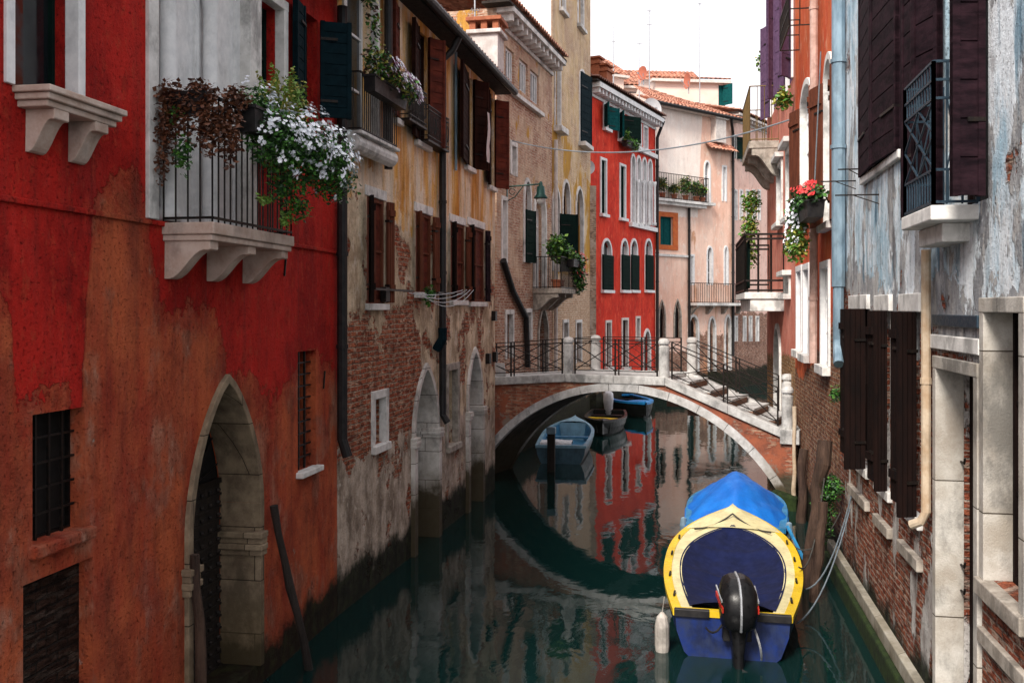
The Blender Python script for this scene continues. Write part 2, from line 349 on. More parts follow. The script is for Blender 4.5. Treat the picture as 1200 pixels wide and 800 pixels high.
class Facade:
    """A house front: local x runs along the wall from P0 to P1, z up from the water, out = side of the canal in local y."""
    def __init__(F, name, label, cat, P0, P1, H, out, back=4.0, group=None, z0=-1.0):
        F.P0, F.P1 = Vector(P0), Vector(P1); d = F.P1 - F.P0; F.L = d.length; F.H = H; F.out = out; F.back = back; F.z0 = z0
        F.d = d.normalized(); F.nrm = Vector((-F.d.y, F.d.x, 0)) * out
        F.root = thing(name, label, cat, F.P0, atan2(d.y, d.x), group); F.ops = []; F.side0 = F.side1 = True
    def uz(F, px, py, o=0.0):
        r = ray(px, py); e = Vector((0, 0, EYE)); p0 = F.P0 + F.nrm * o
        t = (p0 - e).dot(F.nrm) / r.dot(F.nrm); p = e + r * t
        return (p - F.P0).dot(F.d), p.z
    def rect(F, x0, x1, yt, yb, o=0.0):
        a, b = F.uz(x0, HY, o)[0], F.uz(x1, HY, o)[0]; xm = (x0 + x1) / 2
        return min(a, b), max(a, b), F.uz(xm, yb, o)[1], F.uz(xm, yt, o)[1]
    def p(F, u, o, z): return (u, F.out * o, z)
    def world(F, u, o, z): return F.P0 + F.d * u + F.nrm * o + Vector((0, 0, z))
    def box(F, mb, u0, u1, o0, o1, z0, z1, m=0):
        return mb.box(u0, u1, min(F.out * o0, F.out * o1), max(F.out * o0, F.out * o1), z0, z1, m)
    def part(F, name, mb, mats, bevel=0.0, smooth=False, parent=None):
        return mb.build(name, mats, parent or F.root, smooth, bevel)
    # --- openings
    def op(F, r, rise=0.0, kind='round', depth=.3):
        F.ops.append((*r, rise, kind, depth)); return r
    def wall(F, mat, top=None):
        """one closed shell with the openings cut in and their reveals"""
        mb = MB(); us = {0.0, F.L}; zs = {F.z0, F.H}
        ops = [(max(a, .02), min(b, F.L - .02), c, min(d, F.H - .02), r, k, dp) for a, b, c, d, r, k, dp in F.ops if b > .05 and a < F.L - .05]
        for a, b, c, d, *_ in ops: us |= {a, b}; zs |= {c, d}
        us, zs = sorted(us), sorted(zs)
        for i in range(len(us) - 1):
            run = None
            for j in range(len(zs) - 1):
                uc, zc = (us[i] + us[i+1]) / 2, (zs[j] + zs[j+1]) / 2
                hole = any(a < uc < b and c < zc < d for a, b, c, d, *_ in ops)
                if not hole: mb.add([F.p(us[i], 0, zs[j]), F.p(us[i+1], 0, zs[j]), F.p(us[i+1], 0, zs[j+1]), F.p(us[i], 0, zs[j+1])], [(0, 1, 2, 3)])
        for a, b, c, d, rise, kind, dp in ops:
            prof = [(a, c), (b, c)]
            if rise > 0:
                pts = arch_pts(b - a, rise, kind); uc = (a + b) / 2
                top = [(uc + x, d - rise + h) for x, h in pts]
                for (x0, h0), (x1, h1) in zip(top[:-1], top[1:]):
                    mb.add([F.p(x0, 0, h0), F.p(x1, 0, h1), F.p(x1, 0, d), F.p(x0, 0, d)], [(0, 1, 2, 3)])
                prof += top[::-1]
            else: prof += [(b, d), (a, d)]
            n = len(prof)
            vv = [F.p(x, 0, h) for x, h in prof] + [F.p(x, -dp, h) for x, h in prof]
            mb.add(vv, [(i, (i + 1) % n, (i + 1) % n + n, i + n) for i in range(n)])
        L, H, B, z = F.L, F.H, F.back, F.z0
        if F.side0: mb.add([F.p(0, 0, z), F.p(0, -B, z), F.p(0, -B, H), F.p(0, 0, H)], [(0, 1, 2, 3)])
        if F.side1: mb.add([F.p(L, 0, z), F.p(L, -B, z), F.p(L, -B, H), F.p(L, 0, H)], [(0, 1, 2, 3)])
        mb.add([F.p(0, -B, z), F.p(L, -B, z), F.p(L, -B, H), F.p(0, -B, H)], [(0, 1, 2, 3)])
        mb.add([F.p(0, 0, H), F.p(L, 0, H), F.p(L, -B, H), F.p(0, -B, H)], [(0, 1, 2, 3)])
        return mb.build('wall', mat, F.root)
    # --- trim
    def surround(F, r, w=.12, proud=.035, rise=0.0, kind='round', mat=None, name='stone_surround', inner=.10, bottom=False, parent=None):
        mb = MB(); a, b, c, d = r
        e = .003
        if rise <= 0:
            F.box(mb, a - w, a + e, -inner, proud, c, d); F.box(mb, b - e, b + w, -inner, proud, c, d)
            F.box(mb, a - w, b + w, -inner, proud + .004, d - e, d + w)
        else:
            s = d - rise
            F.box(mb, a - w, a + e, -inner, proud, c, s); F.box(mb, b - e, b + w, -inner, proud, c, s)
            inn = arch_pts(b - a - 2 * e, rise - e, kind); outr = arch_pts(b - a + 2 * w, rise + w, kind); uc = (a + b) / 2
            n = len(inn); vv = []
            for (x, h), (X, H) in zip(inn, outr):
                vv += [F.p(uc + x, -inner, s + h), F.p(uc + x, proud, s + h), F.p(uc + X, proud, s + H), F.p(uc + X, -inner, s + H)]
            ff = [(4*i + k, 4*i + (k + 1) % 4, 4*i + 4 + (k + 1) % 4, 4*i + 4 + k) for i in range(n - 1) for k in range(4)]
            mb.add(vv, ff)
        if bottom: F.box(mb, a - w, b + w, -inner, proud + .004, c - w, c + e)
        return F.part(name, mb, mat or STONE, .008 if F.P0.length < 35 else 0, parent=parent)
    def sill(F, r, ext=.1, th=.09, proj=.12, mat=None, parent=None):
        mb = MB(); F.box(mb, r[0] - ext, r[1] + ext, -.05, proj, r[2] - th, r[2] + .004)
        return F.part('sill', mb, mat or STONE, .012 if F.P0.length < 35 else 0, parent=parent)
    def leaf(F, u, z0, z1, w, ang, dr, mat, o=.03, th=.045, boards=6, parent=None, vertical=False, name='shutter'):
        """a shutter leaf hinged at u, swung ang degrees out from the wall towards dr"""
        mb = MB(); a = radians(ang); du, do = dr * cos(a), sin(a); nu, no = -sin(a) * dr, cos(a)
        def P(s, t, z): return F.p(u + du * s + nu * t, o + do * s + no * t, z)
        def blk(s0, s1, t0, t1, c, d):
            mb.add([P(s, t, z) for z in (c, d) for t in (t0, t1) for s in (s0, s1)], [(0, 2, 3, 1), (4, 5, 7, 6), (0, 1, 5, 4), (2, 6, 7, 3), (0, 4, 6, 2), (1, 3, 7, 5)])
        if vertical:
            n = max(2, boards)
            for i in range(n): blk(w * i / n + .006, w * (i + 1) / n - .006, 0, th, z0, z1)
            blk(.004, w - .004, th * .3, th * .7, z0 + .01, z1 - .01)
            for zz in (z0 + .12 * (z1 - z0), z1 - .14 * (z1 - z0)): blk(.02, w - .02, th, th + .03, zz, zz + .1)
        else:
            n = max(2, boards); h = (z1 - z0) / n
            for i in range(n): blk(0, w, 0, th, z0 + h * i + .008, z0 + h * (i + 1) - .008)
            blk(.004, w - .004, th * .25, th * .75, z0 + .01, z1 - .01)
            for sx in (.0, w - .06): blk(sx, sx + .06, -.012, th + .012, z0, z1)
        nf = len(mb.f)
        for zz in (z0 + .16 * (z1 - z0), z0 + .8 * (z1 - z0)): blk(0, w * .55, -.02, th + .02, zz, zz + .035)
        for i in range(nf, len(mb.f)): mb.m[i] = 1
        return F.part(name, mb, [mat, IRON], parent=parent)
    def window(F, r, rise=0.0, kind='round', depth=.22, fw=.06, mull=1, bars=2, frame=None, pane=None, wall_depth=None, board=None, name='window'):
        """cuts the opening, sets a sash with a pane (a sub-part); board = material of closed inner shutters instead of glass"""
        F.op(r, rise, kind, (wall_depth or depth + .06)); a, b, c, d = r
        mb = MB(); y0, y1 = -depth, -depth + .05
        F.box(mb, a, a + fw, y0, y1, c, d - .002); F.box(mb, b - fw, b, y0, y1, c, d - .002)
        F.box(mb, a + fw, b - fw, y0, y1, c, c + fw); F.box(mb, a + fw, b - fw, y0, y1, d - fw - .002, d - .002)
        for i in range(mull):
            uc = a + (b - a) * (i + 1) / (mull + 1); F.box(mb, uc - fw * .4, uc + fw * .4, y0 + .004, y1 - .004, c + fw, d - fw)
        for i in range(bars):
            zz = c + (d - c) * (i + 1) / (bars + 1); F.box(mb, a + fw, b - fw, y0 + .008, y1 - .008, zz - .018, zz + .018)
        fr = F.part(name, mb, frame or WHITE)
        pb = MB(); F.box(pb, a - .01, b + .01, -depth - .02, -depth + .012, c - .01, d + .01)
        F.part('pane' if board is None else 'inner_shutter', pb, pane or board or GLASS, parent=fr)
        return fr
    def grille(F, r, nv=3, nh=5, o=-.05, mat=None, rad=.011, name='iron_grille'):
        mb = MB(); a, b, c, d = r
        for i in range(nv):
            u = a + (b - a) * (i + 1) / (nv + 1); F.box(mb, u - rad, u + rad, o - rad, o + rad, c - .02, d + .02)
        for i in range(nh):
            z = c + (d - c) * (i + 1) / (nh + 1); F.box(mb, a - .02, b + .02, o - rad * .7, o + rad * .7, z - rad * .8, z + rad * .8)
        return F.part(name, mb, mat or IRON)
    def pipe(F, pts, r, mat, name='drainpipe', clips=True):
        mb = MB(); P = [F.p(*q) for q in pts]; mb.tube(P, r, 10)
        if clips:
            for a, b in zip(P[:-1], P[1:]):
                a, b = Vector(a), Vector(b)
                if (b - a).length > 1.2 and abs((b - a).normalized().z) > .8:
                    for k in range(1, int((b - a).length / 1.6) + 1):
                        c = a + (b - a) * (k / (int((b - a).length / 1.6) + 1)); dd = (b - a).normalized() * .03
                        mb.tube([c - dd, c + dd], r * 1.18, 10)
        return F.part(name, mb, mat, smooth=False)
    def eave(F, H, over=.45, back=4.0, rise=1.3, tile=None, u0=None, u1=None, gutter=None, name='roof', soffit=None, pitch=.24):
        """pantile roof slope rising away from the canal, with a gutter along its lower edge"""
        u0 = -.1 if u0 is None else u0; u1 = F.L + .1 if u1 is None else u1
        rf = pantiles(lambda u, s: F.p(u0 + u * (u1 - u0), over - s * (over + back), H + .12 + s * rise), u1 - u0, sqrt((over + back) ** 2 + rise ** 2), pitch)
        ro = F.part(name, rf, tile or TILE)
        mb = MB(); F.box(mb, u0, u1, -.3, over - .05, H + .0, H + .07); F.part('soffit', mb, soffit or TIMBER_DARK, parent=ro)
        if gutter:
            mb = MB(); mb.tube([F.p(u0, over + .05, H + .07), F.p(u1, over + .05, H + .05)], .085, 10); F.part('gutter', mb, gutter, parent=ro)
        return ro
    def dentils(F, H, n, proj=.35, w=.12, h=.2, mat=None, band=.16, u0=0.0, u1=None, name='cornice'):
        mb = MB(); u1 = F.L if u1 is None else u1
        F.box(mb, u0, u1, -.1, proj + .08, H - band, H)
        for i in range(n):
            u = u0 + (u1 - u0) * (i + .5) / n; F.box(mb, u - w / 2, u + w / 2, -.1, proj, H - band - h, H - band - .002)
        F.box(mb, u0, u1, -.1, .06, H - band - h - .12, H - band - h - .002)
        return F.part(name, mb, mat or STONE)

def pantiles(fn, width, length, pitch=.24):
    mb = MB(); nc = max(3, int(width / pitch)); nr = max(2, int(length / .36)); spc = 4
    o = Vector(fn(0, 0)); ex = Vector(fn(1, 0)) - o; ey = Vector(fn(0, 1)) - o; nn = ex.cross(ey).normalized()
    if nn.z < 0: nn = -nn
    for r in range(nr):
        P = [[], []]
        for k, s in enumerate((r / nr, (r + 1.12) / nr)):
            for i in range(nc * spc + 1):
                h = abs(sin(pi * i / spc)) * .07
                P[k].append(Vector(fn(i / (nc * spc), s)) + nn * (h + (.045 if k == 0 else 0.0) + .01 * random.random()))
        mb.grid(P)
        # the thickness of the lower lip
        lip = [[q - nn * .05 for q in P[0]], P[0]]; mb.grid(lip)
    return mb

def railing_mb(P, path, z0, z1, gap=.11, r=.009, rails=(0.0, 1.0), top=.02):
    """vertical bars between two rails along a path of (a, b) handed to P(a, b, z)"""
    mb = MB()
    for (a0, b0), (a1, b1) in zip(path[:-1], path[1:]):
        L = sqrt((a1 - a0) ** 2 + (b1 - b0) ** 2); n = max(1, int(L / gap))
        for i in range(n + 1):
            t = i / n; a, b = a0 + (a1 - a0) * t, b0 + (b1 - b0) * t
            mb.tube([P(a, b, z0), P(a, b, z1)], r, 5)
        for q in rails:
            z = z0 + (z1 - z0) * q; mb.bar(P(a0, b0, z), P(a1, b1, z), top * 1.6, top)
    return mb

def leaves(n, pos, size, nmat, spread=None, flat=.5):
    """n small folded leaves; pos() gives (point, material index or None)"""
    mb = MB()
    for _ in range(n):
        q = pos()
        p, mi = q if isinstance(q, tuple) else (q, None)
        if mi is None: mi = random.randrange(nmat)
        s = size * random.uniform(.6, 1.35)
        a = random.uniform(0, 2 * pi); tl = random.uniform(-.9, .9); d = Vector((cos(a) * cos(tl), sin(a) * cos(tl), sin(tl) - .25)).normalized()
        w = d.cross(Vector((random.uniform(-1, 1), random.uniform(-1, 1), 1))).normalized(); nn = d.cross(w)
        b = p + d * s
        mb.add([p, p + d * s * .5 + w * s * .34 + nn * s * .12, b, p + d * s * .5 - w * s * .34 + nn * s * .12], [(0, 1, 2), (0, 2, 3)], mi)
    return mb

def blossoms(n, pos, size, nmat=1):
    mb = MB()
    for _ in range(n):
        p, nn = pos(); nn = nn.normalized(); a = nn.cross(Vector((.3, .2, 1))).normalized(); b = nn.cross(a)
        s = size * random.uniform(.7, 1.2); t0 = random.uniform(0, 6.3)
        for k in range(5):
            t = t0 + k * 2 * pi / 5
            e = a * cos(t) + b * sin(t); f = a * cos(t + .55) + b * sin(t + .55); g = a * cos(t - .55) + b * sin(t - .55)
            mb.add([p, p + g * s * .75 + nn * s * .15, p + e * s + nn * s * .1, p + f * s * .75 + nn * s * .15], [(0, 1, 2, 3)], random.randrange(nmat))
    return mb

def ell(c, rx, ry, rz, shell=.45):
    """a random point inside an ellipsoid, mostly in its outer shell"""
    while True:
        v = Vector((random.gauss(0, 1), random.gauss(0, 1), random.gauss(0, 1)))
        if v.length > 1e-3: break
    v.normalize(); k = random.uniform(shell, 1.0)
    return Vector((c[0] + v.x * rx * k, c[1] + v.y * ry * k, c[2] + v.z * rz * k))

def bracket_poly(L, H, n=10):
    """an S-curved console seen from the side: (out, down)"""
    pts = [(0, 0), (L, 0), (L, -H * .22)]
    for i in range(n + 1):
        t = i / n; pts.append((L * (1 - t) * .95 + .0, -H * (.25 + .75 * (t * t * (3 - 2 * t))) + .05 * H * sin(t * 2 * pi)))
    pts.append((0, -H)); return pts
# ================================================================== water and ground
def planX(X, px):
    k = (px - CX) / FPX; Z = X / (k * cos(YAW) - sin(YAW)); return plan(k * Z, Z)

t = NT('canal_water')
v1 = t.vec((1, .55, 1)); rip = t.noise(1.5, 3, .5, v1, .6); rip2 = t.noise(7.5, 4, .6, v1)
t.set(base_color=(.003, .017, .016), roughness=.008, ior=1.52, specular_ior_level=.5)
t.bump(t.math('ADD', rip, t.math('MULTIPLY', rip2, .12)), .13, .05)
WATER = t.mat
mb = MB(); mb.add([(-300, -100, 0), (300, -100, 0), (300, 600, 0), (-300, 600, 0)], [(0, 1, 2, 3)])
o = mb.build('water', WATER); o['kind'] = 'structure'
MUD = simple('canal_mud', (.05, .045, .035), (.03, .028, .02), 2, .9)
mb = MB(); mb.add([(-900, -300, -2.5), (900, -300, -2.5), (900, 1500, -2.5), (-900, 1500, -2.5)], [(0, 1, 2, 3)])
o = mb.build('ground', MUD); o['kind'] = 'structure'

# ================================================================== red house, near left
XL = -4.93
C1 = planX(XL, 395)
F = Facade('red_house', 'red house with peeling orange plaster, flower balcony and pointed arched water gate', 'house',
           Vector((XL, 3.6, 0)), C1, 8.85, -1, back=6, z0=-1)
RH = F
um = lambda px: F.uz(px, HY)[0]
zr = lambda px, py: F.uz(px, py)[1]
edge = [(um(0) - 1, zr(0, 300)), (um(0) - .1, zr(0, 300)), (um(12), zr(10, 380)), (um(18), zr(18, 470)), (um(95), zr(90, 478)), (um(104), zr(104, 300)), (um(110), zr(110, 222)),
        (um(160), zr(160, 205)), (um(172), zr(172, 225)), (um(182), zr(182, 320)), (um(192), zr(192, 350)), (um(250), zr(250, 372)), (um(270), zr(270, 440)), (um(300), zr(300, 445)),
        (um(330), zr(330, 468)), (um(345), zr(345, 430)), (um(360), zr(360, 405)), (um(375), zr(375, 415)), (um(394), zr(394, 440))]
RED_WALL = wall_mat('peeling_red_plaster', F.L, [
    dict(brick=[(.20, .065, .035), (.28, .10, .05), (.34, .22, .15)], mortar=(.26, .19, .14)),
    dict(c=[(.40, .15, .09), (.27, .085, .05), (.44, .24, .17)], s=2.2, s2=7, masks=[('spots', 1.3, .335, .02)], h=.8),
    dict(c=[(.50, .108, .040), (.29, .050, .023), (.42, .07, .030)], s=1.3, s2=4, masks=[('spots', 1.5, .44, .05, .6)], h=.55, a=.9),
    dict(c=[(.34, .022, .014), (.22, .014, .010)], s=2, vz=.2, masks=[('spots', 1.6, .56, .10, .22)], h=.05, a=.5),
    dict(c=[(.36, .035, .018), (.24, .016, .010)], s=1.5, masks=[('ramp', [(a_, b_ - .22) for a_, b_ in edge], .8, 'above', .16)], h=.1, a=.65),
    dict(c=[(.37, .30, .25), (.27, .2, .16)], masks=[('spots', 1.5, .685, .015, .8)], h=.3),
    dict(c=[(.47, .019, .013), (.27, .010, .008), (.42, .045, .022)], s=1.2, vz=.4, masks=[('ramp', edge, .55, 'above'), ('spots', 2.6, .30, .03, .7)], h=1.0)],
    algae=.5, streak=.38, bump=.95, grain=1.5, blotch=.5)
# upper window with the stone ledge
wz = (F.uz(150, 131, .315)[1] + F.uz(60, 97, .315)[1]) / 2; r = (F.uz(14, HY)[0], F.uz(89, HY)[0], wz, 8.3)
F.window(r, depth=.24, fw=.04, mull=0, bars=0, frame=SH_GREEN); F.surround(r, .09, .03, mat=WHITE)
mb = MB(); u0, u1 = F.uz(14, HY)[0], F.uz(150, HY, .315)[0]
for k, (pr, dz) in enumerate(((.315, .0), (.285, .05), (.25, .10))): F.box(mb, u0 + .03 * k, u1 - .03 * k, -.02, pr, wz - dz - .05, wz - dz - (.0015 if k else 0))
lg = F.part('window_ledge', mb, STONE_PINK, .01)
for uc in (u0 + .24, u1 - .26):
    mb = MB(); mb.prism(bracket_poly(.245, .32), lambda a, b, d: F.p(d, a, wz - .15 + b), uc - .09, uc + .09); F.part('bracket', mb, STONE_PINK, .006, parent=lg)
# string course
mb = MB(); zc = F.uz(190, 262)[1]; F.box(mb, 0, F.L, -.05, .03, zc - .03, zc + .02); F.part('string_course', mb, RED_WALL, .01)
# balcony door and second window
zb = 5.24
def door_r(x0, x1, zt): a, b = F.uz(x0, HY)[0], F.uz(x1, HY)[0]; return (a, b, zb, zt)
r = (F.uz(182, HY)[0], F.uz(290, HY)[0], zb, 8.1)
F.window(r, depth=.14, fw=.10, mull=1, bars=0, frame=WHITE, pane=WHITE, name='balcony_door')
F.surround(r, .17, .04, mat=STONE)
um_ = (r[0] + r[1]) / 2
mb = MB()
for uu in (r[0] + .30, um_ + .16):
    mb.lathe([(.11, 0), (.11, .1), (.085, .14), (.08, 2.3), (.1, 2.4), (.12, 2.5)], F.p(uu, -.03, zb + .01), 14)
F.part('door_column', mb, WHITE, smooth=True)
r = (F.uz(304, HY)[0], F.uz(331, HY)[0], zr(318, 182), 8.1)
F.window(r, depth=.26, mull=0, bars=2, frame=SH_GREEN); F.surround(r, .12, .03, mat=STONE); F.sill(r, .12, .1, .14)
r2 = (F.uz(352, HY)[0], F.uz(372, HY)[0], zr(360, 132), 8.3)
F.window(r2, depth=.2, mull=1, bars=2, frame=SH_GREEN)
F.leaf(r2[1] + .02, r2[2], r2[3], .42, 62, 1, SH_NAVY, boards=9); F.leaf(r2[0] - .02, r2[2], r2[3], .42, 8, -1, SH_NAVY, boards=9)
# the balcony: slab, three consoles, iron railing with flower boxes
Y0, Y1, PR = 8.63 - 3.6, 10.57 - 3.6, .53
mb = MB(); F.box(mb, Y0, Y1, -.02, PR, 5.11, 5.225); F.box(mb, Y0 + .02, Y1 - .02, -.02, PR - .025, 5.05, 5.1085)
bal = F.part('balcony', mb, STONE_PINK, .012)
for uc in (Y0 + .13, (Y0 + Y1) / 2, Y1 - .13):
    mb = MB(); mb.prism(bracket_poly(.47, .36), lambda a, b, d: F.p(d, a, 5.05 + b), uc - .085, uc + .085); F.part('bracket', mb, STONE_PINK, .006, parent=bal)
e = .03
path = [(Y0 + e, 0), (Y0 + e, PR - e), (Y1 - e, PR - e), (Y1 - e, 0)]
mb = railing_mb(lambda a, b, z: F.p(a, b, z), path, 5.225, 6.42, .125, .0095, (.035, .90, 1.0), .022)
F.part('railing', mb, IRON, parent=bal)
# barred window, square recess
r = F.rect(38, 99, 481, 618); z1 = zr(38, 483); z0 = zr(38, 622)
r = (r[0], r[1], zr(70, 628), zr(70, 481)); F.window(r, depth=.18, fw=.02, mull=0, bars=0, pane=DARK, frame=IRON, wall_depth=.20); F.grille(r, 3, 4, -.10)
mb = MB(); F.box(mb, r[0] - .05, r[1] + .08, -.16, .07, r[2] - .1, r[2] + .003); F.part('sill', mb, RED_WALL, .02)
rr = r
r = (F.uz(27, HY)[0], F.uz(109, HY)[0], .5, zr(70, 668)); F.op(r, depth=.14)
mb = MB(); F.box(mb, r[0] - .02, r[1] + .02, -.22, -.13, r[2] - .02, r[3] + .02)
F.part('blocked_opening', mb, wall_mat('rubble_infill', 3, [dict(brick=[(.035, .016, .011), (.05, .026, .018), (.07, .05, .04)], mortar=(.018, .014, .012))], bump=.9))
# pointed water gate
r = (F.uz(222, HY)[0], F.uz(301, HY)[0], .25, zr(263, 449)); GATE = r
rise = 1.45; F.op(r, rise, 'pointed', .47); F.surround(r, .10, .05, rise, 'pointed', GATE_STONE, inner=.46)
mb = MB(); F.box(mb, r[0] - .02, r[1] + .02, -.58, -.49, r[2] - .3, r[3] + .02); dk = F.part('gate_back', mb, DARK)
mb = MB(); um2 = r[1] - .45
zt = zr(240, 590)
for i in range(9): F.box(mb, r[0] + .04 + i * (r[1] - r[0] - .08) / 9, r[0] + .03 + (i + 1) * (r[1] - r[0] - .08) / 9, -.485, -.44, r[2] - .2, zt)
for k in range(15):
    zz = r[2] + k * (zt - r[2]) / 15
    F.box(mb, r[0] + .03, r[1] - .03, -.445, -.425, zz, zz + .025)
    for i in range(8):
        uu = r[0] + .12 + i * (r[1] - r[0] - .24) / 7; mb.lathe([(.022, -.02), (.028, 0), (.022, .02)], F.p(uu, -.42, zz + .07), 6)
gt = F.part('water_gate', mb, WOOD_GATE)
mb = MB(); uc = (r[0] + r[1]) / 2
F.box(mb, r[0] + .02, r[1] - .02, -.47, -.42, zt, zt + .06)
for k in range(11):
    a = pi * (k + .5) / 11; mb.tube([F.p(uc + .1 * cos(a), -.45, zt + .06), F.p(uc + .76 * cos(a) * (1 - .2 * sin(a)), -.45, zt + .04 + 1.35 * sin(a))], .011, 5)
F.part('fan_grille', mb, IRON, parent=gt)
for uu, s in ((r[0], 1), (r[1], -1)):                  # imposts and jamb blocks
    mb = MB(); zi = zr(280, 662)
    for k, (dz, w) in enumerate(((0, .05), (.07, .09), (.14, .065), (.21, .10))):
        a, b = uu - s * .12 - (w * .4), uu + s * w
        F.box(mb, min(a, b), max(a, b), -.45, .06 + w * .5, zi + dz, zi + dz + .068)
    F.part('impost', mb, GATE_STONE, .01)
# small barred window with a white sill
r = (F.uz(349, HY)[0], F.uz(370, HY)[0], zr(360, 549), zr(360, 411)); F.window(r, depth=.28, fw=.02, mull=0, bars=0, pane=DARK, frame=IRON); F.grille(r, 2, 9, -.08, rad=.013); F.sill(r, .06, .07, .10)
F.eave(8.85, .42, 6, 1.6, TILE_DARK, gutter=PIPE_DARK, soffit=TIMBER_DARK)
F.pipe([(F.L - .06, .10, 8.7), (F.L - .06, .10, 6.5), (F.L - .06, .10, .95 + 1.6), (F.L - .06, .18, 2.3)], .075, PIPE_DARK)
# cracks / iron ties
mb = MB(); 
for px, py in ((332, 312), (378, 445), (300, 545)):
    u, z = F.uz(px, py); mb.bar(F.p(u, .015, z - .12), F.p(u + .05, .015, z + .12), .02, .02)
F.part('iron_tie', mb, IRON)
F.wall(RED_WALL)

# ================================================================== ochre house beyond it
xc, Z = on_line(0, 0, 0, 395) if False else (None, None)
Zc = C1.dot(Vector((-sin(YAW), cos(YAW), 0))); xcc = C1.dot(Vector((cos(YAW), sin(YAW), 0)))
SL2 = (842 - CX) / FPX
x2, Z2 = on_line(xcc, Zc, SL2, 580)
C2 = plan(x2, Z2)
F = Facade('ochre_house', 'low house of stained ochre plaster over bare brick with brown shutters', 'house',
           C1 + Vector((0.0, .012, 0)), C2, 10.0, -1, back=6)
OH = F
F.H = F.uz(548, 78)[1]
um = lambda px: F.uz(px, HY)[0]; zr = lambda px, py: F.uz(px, py)[1]
print('ochre', F.L, F.H, Zc, Z2)
zf = zr(440, 225)
OCHRE_WALL = wall_mat('stained_ochre_plaster', F.L, [
    dict(brick=[(.40, .10, .05), (.52, .17, .085), (.58, .42, .30)], mortar=(.44, .34, .25)),
    dict(c=[(.72, .58, .41), (.36, .26, .17), (.76, .67, .56)], s=1.6, s2=5, h=1.1, masks=[
        ('ramp', [(0, 4.1), (um(430), 4.15), (um(446), 3.75), (um(455), 4.35), (um(480), 4.4), (um(492), 3.95), (um(500), 2.2), (um(520), 1.0), (F.L, .6)], .9, 'above'), ('spots', 1.25, .455, .018)]),
    dict(c=[(.58, .48, .39), (.27, .21, .16), (.66, .58, .5)], s=1.8, h=1.2, masks=[
        ('ramp', [(0, 2.35), (um(440), 2.1), (um(480), 2.3), (F.L, 2.0)], .8, 'below'), ('spots', 1.1, .42, .018)]),
    dict(c=[(.76, .64, .50), (.72, .39, .10), (.80, .70, .59)], s=2.2, s2=3, vz=.12, h=.5, masks=[
        ('ramp', [(0, zf - .35), (um(430), zf), (um(470), zf - .5), (um(486), zf - .75), (um(500), zf - .3), (F.L * .75, zf - .35), (F.L, zf - .3)], .35, 'above')]),
    dict(c=[(.62, .27, .035), (.48, .17, .022)], s=2.6, vz=.1, h=.2, masks=[('spots', 2.0, .55, .09, .12), ('ramp', [(0, zf + .4), (um(450), zf + .1), (um(500), zf - .6), (um(512), zf), (F.L, zf + .1)], .5, 'above')])],
    algae=.62, streak=.34, bump=.9, grain=1.6, blotch=.5)
# --- loggia with the flower box at the near end
r = (um(404), um(441), zr(425, 165), F.H - .15)
F.window(r, depth=.28, mull=1, bars=2, frame=WHITE); F.surround(r, .10, .03, mat=STONE)
mb = MB(); a, b = r[0] - .25, r[1] + .12
zl = r[2] - .02
F.box(mb, a, b, -.02, .36, zl - .05, zl); mb.tube([F.p(a, .20, zl - .16), F.p(b, .20, zl - .16)], .13, 14)
F.part('window_ledge', mb, STONE, .01)
mb = railing_mb(lambda a, b, z: F.p(a, b, z), [(a + .05, 0), (a + .05, .31), (b - .05, .31), (b - .05, 0)], zl + .01, zl + .85, .09, .009, (.03, 1.0), .02)
F.part('railing', mb, IRON)
LOG = (a, b, zl)
# --- upper windows with swung shutters and little iron balconies
def balc(u0, u1, z, pr=.22, h=.62):
    mb = MB(); P = lambda a, b, zz: F.p(a, b, zz)
    path = [(u0, 0), (u0, pr), (u1, pr), (u1, 0)]
    mb = railing_mb(P, path, z, z + h, .07, .007, (.0, .12, .88, 1.0), .014)
    n = max(2, int((u1 - u0) / .16))
    for i in range(n):
        uc = u0 + (u1 - u0) * (i + .5) / n
        pts = [F.p(uc + .06 * cos(t * .7), pr, z + h * .5 + .17 * sin(t * .7)) for t in range(10)]; mb.tube(pts, .006, 4)
    F.box(mb, u0 - .01, u1 + .01, 0, pr + .01, z - .03, z - .001)
    return F.part('iron_balcony', mb, IRON)
for (x0, x1, yt, yb, wl_, al, wr, ar, m1, m2, bal_) in (
        (463, 466, -15, 140, .55, 12, .0, 0, SH_RED, SH_RED, (465, 486, 151)),
        (487, 500, 26, 168, .60, 10, .38, 34, SH_BROWN, SH_RED, (488, 513, 176)),
        (545, 553, 84, 196, 1.15, 9, .46, 30, SH_BROWN, SH_BROWN, None),
        (583, 586.5, 122, 224, .5, 10, .40, 40, SH_BROWN, SH_RED, None)):
    r = (um(x0), um(x1), zr((x0 + x1) / 2, yb), min(zr((x0 + x1) / 2, yt), F.H - .2))
    if r[1] > F.L - .1: r = (F.L - .75, F.L - .15, r[2], r[3])
    F.window(r, depth=.10, mull=1, bars=1, frame=SH_BROWN); F.sill(r, .1, .1, .09, STONE)
    if wl_: F.leaf(r[0] - .01, r[2], r[3], wl_, al, -1, m1, boards=14)
    if wr: F.leaf(r[1] + .01, r[2], r[3], wr, ar, 1, m2, boards=10)
    if bal_: balc(um(bal_[0]), um(bal_[1]), r[2] + .02)
